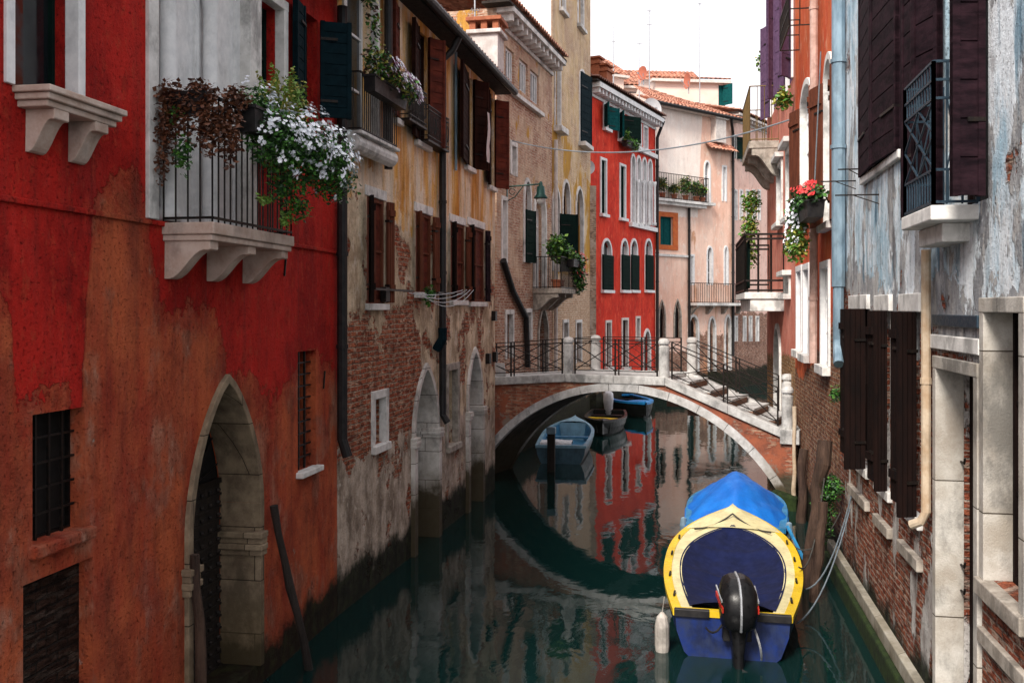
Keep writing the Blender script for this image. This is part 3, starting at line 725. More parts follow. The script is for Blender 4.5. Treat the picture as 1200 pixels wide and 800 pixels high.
# --- middle row: closed inner shutters
for i, (x0, x1, yt, yb) in enumerate(((430, 450, 232, 356), (487, 505, 250, 343), (528, 544, 262, 352), (549, 567, 266, 354))):
    xm = (x0 + x1) / 2; r = (um(x0), um(x1), zr(xm, yb), zr(xm, yt))
    F.window(r, depth=.055, wall_depth=.08, fw=.07, mull=1, bars=1, frame=SH_TAN, board=SH_RED); F.sill(r, .08, .1, .08, STONE)
    mb = MB(); F.box(mb, r[0] - .1, r[1] + .1, -.1, .02, r[3] - .003, r[3] + .16); F.part('lintel', mb, STONE, .01)
    F.leaf(r[0] - .01, r[2] + .02, r[3] - .02, .24, 30, -1, SH_BLACK if i != 1 else SH_TAN, boards=3, vertical=True)
    F.leaf(r[1] + .01, r[2] + .02, r[3] - .02, .20, 14, 1, SH_TAN if i != 3 else SH_PLUM, boards=3, vertical=True)
# --- lower openings
r = (um(438), um(451), zr(445, 520), zr(445, 466)); F.window(r, depth=.2, fw=.04, mull=0, bars=0, frame=WHITE, pane=DARK); F.surround(r, .13, .03, mat=STONE); F.sill(r, .12, .12, .08)
r = (um(524), um(535), zr(530, 520), zr(530, 433)); F.window(r, depth=.25, fw=.05, mull=0, bars=0, frame=STONE_DIRTY, pane=DARK); F.surround(r, .14, .04, mat=STONE_DIRTY); F.sill(r, .1, .12, .1, STONE_DIRTY)
def water_door(x0, x1, ya, rise, pierz, board, nm):
    xm = (x0 + x1) / 2; r = (um(x0), um(x1), -.4, zr(xm, ya)); F.op(r, rise, 'pointed', .42); F.surround(r, .13, .05, rise, 'pointed', STONE_TIDE, inner=.40)
    mb = MB(); F.box(mb, r[0] - .02, r[1] + .02, -.49, -.40, r[2] - .5, r[3] + .02); F.part('door', mb, board)
    for uu, s in ((r[0], 1), (r[1], -1)):
        mb = MB(); F.box(mb, min(uu - s * .17, uu + s * .03), max(uu - s * .17, uu + s * .03), -.38, .075, -.5, pierz)
        for k, (dz, w) in enumerate(((0, .07), (.06, .10), (.12, .08))): F.box(mb, min(uu - s * .19, uu + s * w), max(uu - s * .19, uu + s * w), -.38, .08 + w * .4, pierz + dz, pierz + dz + .058)
        F.part('door_pier', mb, STONE_TIDE, .01)
    return r
PLASTER_GREY = simple('grey_plaster', (.20, .18, .16), (.11, .1, .09), 3, .9, bump=.5, grime=.8, tide=1.3)
water_door(485, 511, 433, 1.05, zr(498, 518), PLASTER_GREY, 'a')
water_door(548, 563, 413, .95, zr(556, 488), WOOD_GATE, 'b')
for px, py in ((570, 420), (578, 418), (577, 370), (448, 345)):
    u, z = F.uz(px, py); mb = MB(); F.box(mb, u - .1, u + .1, .0, .1, z - .12, z + .12); F.part('meter_box', mb, IRON, .01)
# --- roof, gutter, pipes
F.eave(F.H, .40, 6, 2.0, TILE_DARK, gutter=PIPE_DARK, u1=F.L + .25)
F.pipe([(um(447), .12, F.H), (um(447), .12, zl - .3)], .07, PIPE_DARK)
F.pipe([(um(514), .42, F.H + .02), (um(514), .28, F.H - .25), (um(513), .10, F.H - .45), (um(513), .10, zr(513, 485)), (um(513), .2, zr(513, 495))], .07, PIPE_DARK)
F.pipe([(um(531), .06, F.H), (um(531), .06, zr(531, 200))], .03, PIPE_BLUE, 'thin_pipe', False)
F.pipe([(um(508), .18, zr(508, 384)), (um(508), .18, zr(508, 397)), (um(508), .05, zr(508, 410))], .09, SH_NAVY, 'pipe_stub', False)
z = zr(470, 342)
for pa, pb in ((428, 475), (505, 540)):
    mb = MB(); F.box(mb, um(pa), um(pb), .12, .15, z, z + .035)
    for px in (pa + 2, pb - 2): F.box(mb, um(px) - .015, um(px) + .015, -.02, .12, z, z + .03)
    F.part('drying_bar', mb, IRON)
# chimney standing on the roof
ch = MB(); c = at(571, 85, 25.2); u = (c - F.P0).dot(F.d); oo = (c - F.P0).dot(F.nrm); zt = at(571, 44, 25.2).z
F.box(ch, u - .36, u + .36, oo - .36, oo + .36, F.H + .3, zt); F.box(ch, u - .45, u + .45, oo - .45, oo + .45, zt, zt + .1)
cm = F.part('chimney', ch, simple('chimney_plaster', (.6, .57, .55), (.42, .38, .36), 4, .85, bump=.4, grime=.6), .015)
ch = MB()
for a in (-.3, 0, .3):
    for b in (-.3, 0, .3):
        if a or b: F.box(ch, u + a - .08, u + a + .08, oo + b - .08, oo + b + .08, zt + .1, zt + .32)
F.box(ch, u - .46, u + .46, oo - .46, oo + .46, zt + .32, zt + .42); F.part('chimney_cap', ch, TERRACOTTA, .01, parent=cm)
F.wall(OCHRE_WALL)

# ================================================================== brick house with the attic windows, and the tall house
SL3 = (935 - CX) / FPX
Z3 = 27.6; X3 = (582 - CX) / FPX * Z3
A3 = plan(X3, Z3); xb, Zb = on_line(X3, Z3, SL3, 647); B3 = plan(xb, Zb); xe, Ze = on_line(X3, Z3, SL3, 692); E3 = plan(xe, Ze)
print('brick', Zb, Ze)
BRICKS = dict(k=.35, brick=[(.34, .14, .085), (.50, .27, .18), (.62, .48, .37)], mortar=(.52, .43, .35))
F = Facade('brick_house', 'brick house with three attic windows under a dentilled tiled eave', 'house', A3, B3, 13.0, -1, back=7)
BH = F; F.H = F.uz(615, 42)[1]; um = lambda px: F.uz(px, HY)[0]; zr = lambda px, py: F.uz(px, py)[1]
BRICK_WALL = wall_mat('pale_brick', F.L, [BRICKS,
    dict(c=[(.66, .50, .36), (.55, .38, .26), (.70, .58, .46)], s=2, s2=6, masks=[('ramp', [(0, 5.6), (F.L * .5, 5.0), (F.L, 5.5)], .9, 'above'), ('spots', .9, .50, .10)], h=.2, a=.7),
    dict(c=[(.50, .27, .05), (.42, .21, .05)], s=2, masks=[('spots', 1.3, .60, .02, .5), ('ramp', [(0, 9), (F.L, 7)], .5, 'above')], h=.7),
    dict(c=[(.46, .37, .3), (.36, .28, .22)], s=2, masks=[('spots', .8, .63, .015)], h=.8)], algae=1.0, streak=.25, bump=.5, blotch=.25)
for x0, x1, yt, yb in ((594, 601, 58, 98), (610, 617, 72, 109), (623, 630, 85, 121)):
    xm = (x0 + x1) / 2; r = (um(x0 - 1.5), um(x1 + 1.5), zr(xm, yb), zr(xm, yt)); F.window(r, depth=.12, mull=3, bars=0, frame=WHITE, fw=.07)
mb = MB(); zs = zr(612, 117); F.box(mb, um(590), um(634), -.02, .14, zs - .12, zs); F.part('sill_course', mb, STONE, .01)
F.dentils(F.H, 13, .42, .13, .2, STONE, .14)
F.eave(F.H, .55, 7, 2.4, TILE, u0=-.45, gutter=None)
r = (um(599), um(604), zr(602, 206), zr(602, 172)); F.window(r, depth=.16, mull=0, bars=0); F.surround(r, .14, .04)
r = (um(588.5), um(593), zr(591, 308), zr(591, 235)); F.window(r, depth=.16, mull=0, bars=0, board=STONE); F.surround(r, .12, .03)
r = (um(614), um(621), zr(618, 308), zr(618, 213)); F.window(r, .7, 'round', .2, board=SH_GREEN, frame=SH_GREEN); F.surround(r, .12, .05, .7)
F.leaf(r[0] + .02, r[2], r[3] - .9, r[1] - r[0], 10, 1, SH_GREEN, boards=8)
r = (um(626), um(638), zr(632, 338), zr(632, 228)); F.window(r, .7, 'round', .25, frame=WHITE, board=WHITE, mull=1, bars=2, name='balcony_door'); F.surround(r, .14, .06, .7)
BDOOR = r
for x0, x1, yt, yb in ((593, 600, 368, 420), (616.5, 621.5, 366, 398)):
    xm = (x0 + x1) / 2; r = (um(x0), um(x1), zr(xm, yb), zr(xm, yt)); F.window(r, depth=.18, mull=0, bars=1, frame=SH_BROWN); F.surround(r, .13, .04)
r = (um(631), um(641), .8, zr(636, 362)); F.window(r, .8, 'pointed', .3, mull=0, bars=0, frame=WOOD_GATE, board=WOOD_GATE, name='water_door'); F.surround(r, .14, .05, .8, 'pointed', STONE_DIRTY)
# balcony across the first-floor door
zs = zr(641, 339); u0, u1, PB = um(624), um(645), .95
mb = MB(); F.box(mb, u0, u1, -.02, PB, zs - .16, zs); sb = F.part('balcony', mb, STONE_DIRTY, .01)
for uc in (u0 + .15, (u0 + u1) / 2, u1 - .15):
    mb = MB(); mb.prism(bracket_poly(PB * .85, .55), lambda a, b, d: F.p(d, a, zs - .16 + b), uc - .1, uc + .1); F.part('bracket', mb, STONE_DIRTY, parent=sb)
mb = railing_mb(lambda a, b, z: F.p(a, b, z), [(u0 + .03, 0), (u0 + .03, PB - .03), (u1 - .03, PB - .03), (u1 - .03, 0)], zs, zs + 1.0, .12, .011, (.03, 1.0), .025); F.part('railing', mb, IRON, parent=sb)
BB = (F, u0, u1, PB, zs)
F.pipe([(um(586), .1, zr(586, 305)), (um(597), .1, zr(597, 340)), (um(613), .1, zr(613, 372)), (um(615), .1, zr(615, 430))], .09, PIPE_DARK)
F.wall(BRICK_WALL)

F = Facade('tall_house', 'tall narrow house of bare yellowish brick rising above its neighbours', 'house', B3 + (E3 - B3).normalized() * .01, E3, 22.0, -1, back=8)
TH = F; um = lambda px: F.uz(px, HY)[0]; zr = lambda px, py: F.uz(px, py)[1]
TALL_WALL = wall_mat('yellowish_brick', F.L, [dict(k=.25, brick=[(.46, .27, .16), (.58, .38, .25), (.66, .52, .38)], mortar=(.60, .51, .40)),
    dict(c=[(.74, .58, .38), (.62, .44, .22), (.76, .65, .48)], s=1.5, s2=5, masks=[('ramp', [(0, 5.4), (F.L, 6.2)], .8, 'above'), ('spots', .7, .47, .10)], h=.3, a=.75),
    dict(c=[(.52, .29, .05), (.46, .25, .06)], s=2, masks=[('spots', .9, .48, .02, .45), ('ramp', [(0, 5.6), (F.L, 5.8)], .4, 'above'), ('ramp', [(0, 11.5), (F.L, 9.5)], .8, 'below')], h=.7)], algae=1.0, streak=.2, bump=.45, blotch=.22)
r = (um(650), um(656), zr(653, 150), zr(653, 58)); F.window(r, .5, 'round', .2, mull=0, bars=2); F.surround(r, .1, .04, .5); F.sill(r, .15, .2, .3, STONE)
r = (um(656), um(661.5), zr(658, 12), zr(658, -25)); F.window(r, depth=.2, mull=0, bars=1); F.surround(r, .12, .04); F.sill(r, .14, .14, .16)
r = (um(677), um(683), zr(680, 32), zr(680, -25)); F.window(r, depth=.2, mull=0, bars=1); F.surround(r, .12, .04); F.sill(r, .14, .14, .16)
r = (um(679), um(686), zr(682, 169), zr(682, 84)); F.window(r, .4, 'round', .2, mull=0, bars=2); F.surround(r, .1, .04, .4); F.sill(r, .2, .16, .3); F.leaf(r[0] + .02, r[2], r[3] - .1, r[1] - r[0], 10, 1, SH_NAVY, boards=9)
for x0, x1, yt, yb in ((647.5, 655, 222, 318), (659, 667, 214, 318), (675, 682.5, 222, 320)):
    xm = (x0 + x1) / 2; r = (um(x0), um(x1), zr(xm, yb), zr(xm, yt)); F.window(r, .75, 'round', .2, mull=1, bars=3, frame=SH_BROWN); F.surround(r, .13, .05, .75)
    if x0 < 650: F.leaf(r[1], r[2], r[3] - .8, .75, 42, 1, SH_GREEN, boards=8)
for x0, x1, yt, yb in ((660, 665, 378, 425), (675, 680.5, 378, 425)):
    xm = (x0 + x1) / 2; r = (um(x0), um(x1), zr(xm, yb), zr(xm, yt)); F.window(r, depth=.18, mull=0, bars=1, frame=SH_BROWN); F.surround(r, .12, .04)
mb = MB(); F.box(mb, -.02, F.L + .15, -.1, .25, 21.8, 22.1); F.part('cornice', mb, STONE)
mb = MB(); F.box(mb, -.05, -.012, -7.9, -.03, BH.H + .3, 21.7); F.part('side_plaster', mb, simple('pale_side_plaster', (.74, .73, .74), (.62, .60, .60), 1.5, .85, bump=.3, grime=.3))
F.pipe([(.12, .1, zr(649, 165)), (.12, .1, 1.6)], .07, WHITE_WARM)
F.wall(TALL_WALL)
# ================================================================== red house at the bend
SL4 = (1160 - CX) / FPX
ZA = Ze + .4; XA = (690.5 - CX) / FPX * ZA; A4 = plan(XA, ZA); xb, Zb4 = on_line(XA, ZA, SL4, 768); B4 = plan(xb, Zb4)
print('far red', ZA, Zb4)
F = Facade('far_red_house', 'scarlet house with a white dentilled cornice and dark shutters beyond the bridge', 'house', A4, B4, 13.5, -1, back=8)
FR = F; F.H = F.uz(735, 122)[1]; um = lambda px: F.uz(px, HY)[0]; zr = lambda px, py: F.uz(px, py)[1]
SCARLET = wall_mat('scarlet_plaster', F.L, [
    dict(brick=[(.3, .12, .07), (.36, .17, .1), (.4, .3, .2)], mortar=(.35, .28, .2)),
    dict(c=[(.70, .055, .028), (.56, .034, .020), (.74, .12, .07)], s=.9, s2=4, masks=[('ramp', [(0, 1.1), (F.L, 1.0)], .4, 'above')])], algae=.9, streak=.30, bump=.3, blotch=.5)
F.dentils(F.H, 22, .40, .12, .2, WHITE, .2); F.eave(F.H, .5, 8, 2.0, TILE_DARK, u0=-.3, u1=F.L + .2)
def winx(x0, x1, yt, yb, rise=0, **k):
    xm = (x0 + x1) / 2; r = (um(x0), um(x1), zr(xm, yb), zr(xm, yt)); sw = k.pop('sw', .11); sm = k.pop('sm', WHITE); sl_ = k.pop('sill', True)
    F.window(r, rise, 'round', k.pop('depth', .16), **k)
    if sw: F.surround(r, sw, .045, rise, mat=sm)
    if sl_: F.sill(r, .15, .12, .16, sm)
    return r
r = winx(707.5, 712.5, 124, 151, mull=1, bars=1); F.leaf(r[0], r[2], r[3], .62, 35, -1, SH_TEAL, boards=6); F.leaf(r[1], r[2], r[3], .62, 25, 1, SH_TEAL, boards=6)
r = winx(725, 730, 134, 164, mull=1, bars=1); F.leaf(r[0], r[2], r[3], .62, 35, -1, SH_TEAL, boards=6); F.leaf(r[1], r[2], r[3], 1.0, 30, 1, SH_GREEN, boards=6); PW = r
winx(740.5, 744, 144, 170); winx(747, 750.5, 147, 173); winx(754, 758, 150, 175)
for x0, x1, yt, yb in ((704, 709.5, 188, 251), (726.5, 732, 195, 256)):
    winx(x0, x1, yt, yb, mull=1, bars=3, pane=SH_GREEN, frame=SH_GREEN, depth=.1)
for i in range(4):
    x = 739.5 + i * 6.6; r = winx(x, x + 4.0, 183 + i * 2, 264, .35, mull=1, bars=3, frame=WHITE, sw=.12, sill=False)
    mb = MB(); u = r[1] + .16; mb.lathe([(.09, 0), (.09, .12), (.06, .18), (.055, 1.9), (.08, 2.0), (.09, 2.15)], F.p(u, .12, r[2]), 10); F.part('window_column', mb, WHITE, smooth=True)
mb = MB(); zz = zr(750, 177); F.box(mb, um(737), um(767), -.05, .16, zz - .1, zz + .12); zz = zr(750, 266); F.box(mb, um(737), F.L, -.05, .2, zz - .2, zz); F.part('stone_band', mb, WHITE, .01) if False else None
for y_ in (177, 266):
    mb = MB(); zz = zr(751, y_); F.box(mb, um(737), F.L + .02, -.05, .17, zz - .1, zz + .1); F.part('stone_band', mb, WHITE)
for x0, x1, l, rr in ((705.5, 715.5, 1, 1), (728, 735, 1, 0), (739, 746, 0, 1), (756, 763, 1, 1)):
    r = winx(x0, x1, 282, 340, .5, mull=1, bars=2, frame=WHITE, pane=GLASS)
    w = (r[1] - r[0])
    mb = MB(); F.box(mb, r[0] - .12, r[1] + .12, .06, .11, r[2] + .02, zr((x0 + x1) / 2, 299))
    for k in range(9):
        zz = r[2] + .06 + k * (zr((x0 + x1) / 2, 299) - r[2] - .1) / 9; F.box(mb, r[0] - .08, r[1] + .08, .11, .125, zz, zz + .12)
    F.part('shutter', mb, SH_BLACK if False else SH_GREEN)
for x0, x1, yt, yb in ((710, 715, 378, 430), (729, 735, 375, 430), (745.5, 749, 373, 396)):
    winx(x0, x1, yt, yb, mull=0, bars=1, frame=SH_BROWN, sm=WHITE_WARM)
r = (um(754.5), um(761), .8, zr(758, 388)); F.window(r, .6, 'round', .3, mull=0, bars=0, frame=WOOD_GATE, board=WOOD_GATE, name='water_door'); F.surround(r, .14, .05, .6)
# chimneys on its roof
for px, w, yt in ((697.5, .30, 68), (705.5, .36, 77)):
    c = at(px, yt, ZA + 3.5); u = (c - F.P0).dot(F.d); oo = (c - F.P0).dot(F.nrm); ch = MB()
    F.box(ch, u - w, u + w, oo - w, oo + w, F.H + .2, c.z - .35); F.box(ch, u - w - .07, u + w + .07, oo - w - .07, oo + w + .07, c.z - .35, c.z - .22)
    F.box(ch, u - w * .8, u + w * .8, oo - w * .8, oo + w * .8, c.z - .22, c.z - .08); F.box(ch, u - w - .05, u + w + .05, oo - w - .05, oo + w + .05, c.z - .08, c.z)
    F.part('chimney', ch, TERRACOTTA)
F.pipe([(F.L - .08, .45, F.H - .1), (F.L - .06, .12, F.H - .9), (F.L - .06, .12, 1.5)], .08, PIPE_DARK)
F.wall(SCARLET)
# the recessed link between tall house and red house
F = Facade('garden_wall', 'narrow brick wall with a red arched niche between tall house and scarlet house', 'wall', E3 + (A4 - E3) * .05 + F.nrm * .25, A4 + F.nrm * .25 - F.d * .02, 8.0, -1, back=.9)
F.H = F.uz(693, 222)[1]; um = lambda px: F.uz(px, HY)[0]; zr = lambda px, py: F.uz(px, py)[1]
F.wall(wall_mat('pale_old_brick', F.L, [dict(brick=[(.45, .30, .22), (.52, .38, .28), (.6, .5, .4)], mortar=(.5, .43, .36)), dict(c=[(.56, .5, .44), (.45, .38, .32)], masks=[('spots', 1.2, .55, .05)], a=.7)], algae=1.0, bump=.5))

# ================================================================== pink house closing the view
SL5 = (1950 - CX) / FPX
ZP = Zb4 + 2.0; XP = (764 - CX) / FPX * ZP; A5 = plan(XP, ZP); xb, Zq = on_line(XP, ZP, SL5, 858); B5 = plan(xb, Zq)
print('pink', ZP, Zq)
F = Facade('pink_house', 'pale pink house with tiled roof and plant terrace at the end of the canal', 'house', A5, B5, 14.5, -1, back=8)
PH = F; F.H = F.uz(810, 133)[1]; um = lambda px: F.uz(px, HY)[0]; zr = lambda px, py: F.uz(px, py)[1]
PINK = wall_mat('pale_pink_plaster', F.L, [
    dict(brick=[(.3, .13, .09), (.36, .18, .12), (.42, .3, .22)], mortar=(.36, .29, .22)),
    dict(c=[(.84, .60, .49), (.76, .47, .36), (.84, .68, .59)], s=.8, s2=3, vz=.35, masks=[('ramp', [(0, 2.2), (F.L * .45, 2.2), (F.L * .55, 3.2), (F.L, 3.0)], .9, 'above')]),
    dict(c=[(.86, .77, .71), (.82, .69, .62)], s=.8, masks=[('ramp', [(0, 9.3), (F.L * .55, 9.3), (F.L * .62, 16), (F.L, 16)], .2, 'above')], h=.2),
    dict(c=[(.55, .26, .14), (.50, .30, .2)], s=1.5, vz=.15, masks=[('spots', 1.0, .60, .04, .25), ('ramp', [(0, 9), (F.L, 8)], 1, 'below')], h=.1)], algae=1.0, streak=.12, bump=.25, blotch=.18)
hz = F.uz(800, 105)[1] - F.H + .55
ro = F.part('roof', pantiles(lambda a, s: F.p((-.5 + a * (F.L + 1.0)) * (1 - s) + s * (um(800) - .4 + .8 * a), .45 - s * 3.6, F.H + .1 + s * hz), F.L + 1.0, 4.8, .3), TILE)
mb = MB(); F.box(mb, -.5, F.L + .5, -.3, .42, F.H - .02, F.H + .08); F.part('soffit', mb, WHITE_WARM, parent=ro)
mb = MB(); mb.tube([F.p(-.5, .5, F.H + .08), F.p(F.L + .5, .5, F.H + .06)], .09, 8); F.part('gutter', mb, PIPE_DARK, parent=ro)
# wall chimney with its little tiled skirt
mb = MB(); F.box(mb, um(833), um(845), -.05, .35, zr(839, 168), zr(839, 141)); F.box(mb, um(831.5), um(846.5), -.05, .45, zr(839, 141), zr(839, 138)); F.part('chimney_breast', mb, WHITE_WARM, .01)
mb = pantiles(lambda a, s: F.p(um(825) + a * (um(857) - um(825)), .5 - .45 * s, zr(841, 178) + .4 * s), 2.2, .6, .25); F.part('tile_skirt', mb, TILE)
# terrace with iron railing over the lower left wing
zt = zr(795, 236); PT = .55; ut = um(822)
mb = MB(); F.box(mb, -.2, ut, -.02, PT, zt - .14, zt); F.box(mb, -.2, ut - .08, -.02, PT - .12, zt - .3, zt - .142); tb = F.part('terrace_slab', mb, STONE, .01)
mb = railing_mb(lambda a, b, z: F.p(a, b, z), [(-.1, PT - .04), (ut - .04, PT - .04), (ut - .04, 0)], zt, zt + 1.3, .13, .013, (.03, 1.0), .03); F.part('railing', mb, IRON, parent=tb)
TERR = (F, ut, PT, zt)
r = (um(773), um(788), zr(780, 287), zr(780, 254)); F.window(r, depth=.15, board=SH_TEAL, frame=SH_TEAL, mull=1, bars=0)
mb = MB(); ORANGE = simple('orange_frame', (.52, .14, .03), (.42, .08, .025), 5, .7)
a, b, c, d = r; F.box(mb, a - .35, a, 0, .05, c - .25, d + .25); F.box(mb, b, b + .4, 0, .05, c - .25, d + .25); F.box(mb, a, b, 0, .05, d + .002, d + .25); F.box(mb, a, b, 0, .05, c - .25, c - .002); F.part('painted_surround', mb, ORANGE)
mb = MB(); zz = zr(787, 299); F.box(mb, 0, um(805), -.02, .1, zz - .08, zz + .04); F.part('stone_band', mb, STONE)
def wp(x0, x1, yt, yb, rise=0, **k):
    xm = (x0 + x1) / 2; r = (um(x0), um(x1), zr(xm, yb), zr(xm, yt)); kd = k.pop('kind', 'round'); sm = k.pop('sm', WHITE); F.window(r, rise, kd, k.pop('depth', .16), **k); F.surround(r, .1, .04, rise, kd, sm); return r
r = wp(826, 831, 190, 238, .35, mull=0, bars=2); F.sill(r, .2, .15, .3)
r = wp(847, 850, 196, 236, mull=0, bars=2, pane=WHITE)
wp(829, 834, 290, 334, .35, mull=0, bars=2); wp(849, 852, 290, 334, .3, mull=0, bars=1, pane=WHITE); wp(809, 812, 300, 334, mull=0, bars=1, pane=WHITE)
for x0, x1, yt, yb in ((772.5, 778.5, 353, 396), (790.5, 797, 352, 396)): wp(x0, x1, yt, yb, .9, mull=0, bars=1, kind='pointed', frame=SH_BROWN, sm=STONE_DIRTY)
for x0, x1, yt in ((807.5, 817, 371), (831, 837, 373), (850, 855, 371)):
    xm = (x0 + x1) / 2; r = (um(x0), um(x1), 1.0, zr(xm, yt)); F.window(r, .6, 'round', .3, mull=0, bars=0, frame=WOOD_GATE, board=WOOD_GATE, name='water_door'); F.surround(r, .14, .05, .6, mat=STONE)
# first-floor balcony
u0, u1, PBp = um(806.5), um(866), .6; zs = zr(838, 355)
mb = MB(); F.box(mb, u0, u1, -.02, PBp, zs - .15, zs); sb = F.part('balcony', mb, STONE, .01)
for i in range(4):
    uc = u0 + .2 + i * (u1 - u0 - .4) / 3; mb = MB(); mb.prism(bracket_poly(PBp * .85, .45), lambda a, b, d: F.p(d, a, zs - .152 + b), uc - .09, uc + .09); F.part('bracket', mb, STONE_DIRTY, parent=sb)
mb = railing_mb(lambda a, b, z: F.p(a, b, z), [(u0 + .03, 0), (u0 + .03, PBp - .03), (u1 - .03, PBp - .03), (u1 - .03, 0)], zs, zs + 1.05, .15, .016, (.03, 1.0), .035); F.part('railing', mb, IRON, parent=sb)
F.pipe([(um(806), .1, zr(806, 240)), (um(806), .1, 1.8)], .07, PIPE_DARK); F.pipe([(um(850), .4, F.H), (um(857), .12, F.H - .7), (um(857), .12, 1.8)], .08, PIPE_DARK)
F.wall(PINK)
# wing of the pink house along the canal, turning away to the right
SL6 = (1400 - CX) / FPX
xb, Zw = on_line(xb, Zq, SL6, 897); C5 = plan(xb + SL6 * 6, Zw + 6)
F = Facade('salmon_house', 'salmon house with dark green shutters and a bare brick ground floor beyond the pink house', 'house', B5 + (C5 - B5).normalized() * .02, C5, 13.6, -1, back=7)
SAH = F; F.H = F.uz(875, 140)[1]; um = lambda px: F.uz(px, HY)[0]; zr = lambda px, py: F.uz(px, py)[1]
F.dentils(F.H, 26, .35, .13, .16, WHITE_WARM, .12); F.eave(F.H, .45, 6, 1.6, TILE)
for x0, x1, yt, yb, m_ in ((860.5, 863, 160, 186, SH_GREEN), (868, 871, 163, 190, SH_GREEN)):
    xm = (x0 + x1) / 2; r = (um(x0), um(x1), zr(xm, yb), zr(xm, yt)); F.window(r, depth=.1, board=m_, frame=m_); F.surround(r, .08, .04); F.leaf(r[1], r[2], r[3], .5, 30, 1, m_)
for x in (860.5, 867, 874.5, 882, 888):
    xm = x + 1.2; r = (um(x), um(x + 2.4), zr(xm, 258), zr(xm, 224)); F.window(r, depth=.1, bars=1); F.surround(r, .1, .04)
for x in (861, 871, 878, 886):
    xm = x + 1.2; r = (um(x), um(x + 2.4), zr(xm, 400), zr(xm, 372)); F.window(r, depth=.1, bars=1); F.surround(r, .1, .04)
F.wall(wall_mat('salmon_plaster', F.L, [dict(brick=[(.30, .14, .10), (.36, .19, .13), (.42, .3, .24)], mortar=(.34, .26, .2)),
    dict(c=[(.80, .56, .48), (.74, .48, .40)], s=.8, masks=[('ramp', [(0, 4.2), (F.L, 4.0)], .5, 'above')])], algae=1.0, streak=.2, bump=.25))
# houses rising behind: only their upper storeys show
def rear(name, label, px0, px1, Zr, ytop, mat, roofy, tile, slope=2.4, depth=6.0):
    a, b = plan_px(px0, Zr), plan_px(px1, Zr + .6); F = Facade(name, label, 'house', a, b, at((px0 + px1) / 2, ytop, Zr).z, -1, back=depth)
    rise = at((px0 + px1) / 2, roofy, Zr + depth * .5).z - F.H
    ro = F.part('roof', pantiles(lambda u, s: F.p(-.3 + u * (F.L + .6), .35 - s * depth * .6, F.H + .08 + s * rise), F.L + .6, depth * .7, .3), tile)
    mb = MB(); mb.prism([(0, F.H), (0, F.H + .05), (depth * .55, F.H + rise * .93), (depth * .9, F.H)], lambda a, b, d: F.p(d, -a, b), .02, F.L - .02); F.part('gable', mb, mat)
    mb = MB(); F.box(mb, -.3, F.L + .3, -.2, .33, F.H - .12, F.H + .05); F.part('eave', mb, WHITE_WARM, parent=ro)
    return F
PK2 = simple('rear_pink_plaster', (.76, .60, .53), (.68, .52, .45), 1.2, .85, bump=.2)
F = rear('rear_house', 'distant pink house with a long tiled roof behind the scarlet house', 722, 822, 72, 102, PK2, 83, TILE)
mb = MB(); c0, c1 = F.uz(707, 95)[0], F.uz(730, 95)[0]
F.box(mb, F.L * .02, F.L * .98, .36, .40, F.H - .5, F.H - .42); F.part('gutter', mb, PIPE_DARK); F.wall(PK2)
F = rear('rear_tower_house', 'distant pink chimney gable with a sloping tiled top left of the long tiled roof', 712, 731, 70, 88, PK2, 70, TILE, depth=5); F.wall(PK2)
F = rear('rear_terrace_house', 'flat topped pink house with teal shutters behind the hipped roof', 768, 850, 62, 94, PK2, 91, TILE)
r = F.rect(842, 848, 100, 124); F.window(r, depth=.1, board=SH_TEAL, frame=SH_TEAL); F.leaf(r[1], r[2], r[3], .7, 60, 1, SH_TEAL); F.wall(PK2)

# ================================================================== right bank
XR = 2.47
def rp(px): return planX(XR, px)
# --- blue-white peeling house
F = Facade('peeling_house', 'blue white peeling house with plum shutters, blue balcony and bare brick base', 'house', Vector((XR, 4.2, 0)), rp(985), 13.0, 1, back=5)
PE = F; um = lambda px: F.uz(px, HY)[0]; zr = lambda px, py: F.uz(px, py)[1]
print('peeling', F.L)
PEEL_WALL = wall_mat('peeling_blue_white_plaster', F.L, [
    dict(brick=[(.28, .070, .038), (.38, .125, .065), (.50, .38, .30)], mortar=(.38, .31, .26)),
    dict(c=[(.48, .48, .48), (.24, .25, .27), (.55, .53, .50)], s=1.7, s2=5, h=1.2, masks=[
        ('ramp', [(0, 3.7), (um(1160), 3.75), (um(1090), 4.0), (um(1060), 3.9), (um(1020), 4.3), (F.L, 4.9)], .7, 'above'), ('spots', 1.3, .375, .015)]),
    dict(c=[(.58, .56, .54), (.36, .33, .31)], s=2.2, h=1.0, masks=[('spots', 1.2, .545, .015, .5), ('ramp', [(0, 4.2), (F.L, 4.2)], .6, 'below')]),
    dict(c=[(.78, .84, .89), (.36, .52, .63), (.85, .87, .89)], s=1.5, s2=3.2, vz=.28, h=.5, masks=[
        ('ramp', [(0, 4.55), (um(1160), 4.5), (um(1100), 4.75), (um(1050), 4.6), (um(1015), 5.0), (F.L, 5.2)], .8, 'above'), ('spots', 1.7, .455, .02, .5)]),
    dict(c=[(.07, .17, .25), (.15, .27, .36)], s=3, vz=.2, h=.1, a=.85, masks=[('spots', 2.4, .60, .05, .22), ('ramp', [(0, 4.6), (F.L, 4.9)], .6, 'above')])],
    algae=.62, streak=.55, bump=.95, grain=1.3, blotch=.6)
# far upper window, big closed boarded shutters
r = (um(1057), um(1013), zr(1035, 192), 9.4); F.window(r, depth=.1, board=SH_PLUM, frame=SH_PLUM)
w = (r[1] - r[0]) / 2
F.leaf(r[0], r[2], r[3], w - .02, 3, 1, SH_PLUM, boards=12); F.leaf(r[1], r[2], r[3], w - .02, 3, -1, SH_PLUM, boards=12)
F.sill(r, .06, .1, .06, STONE)
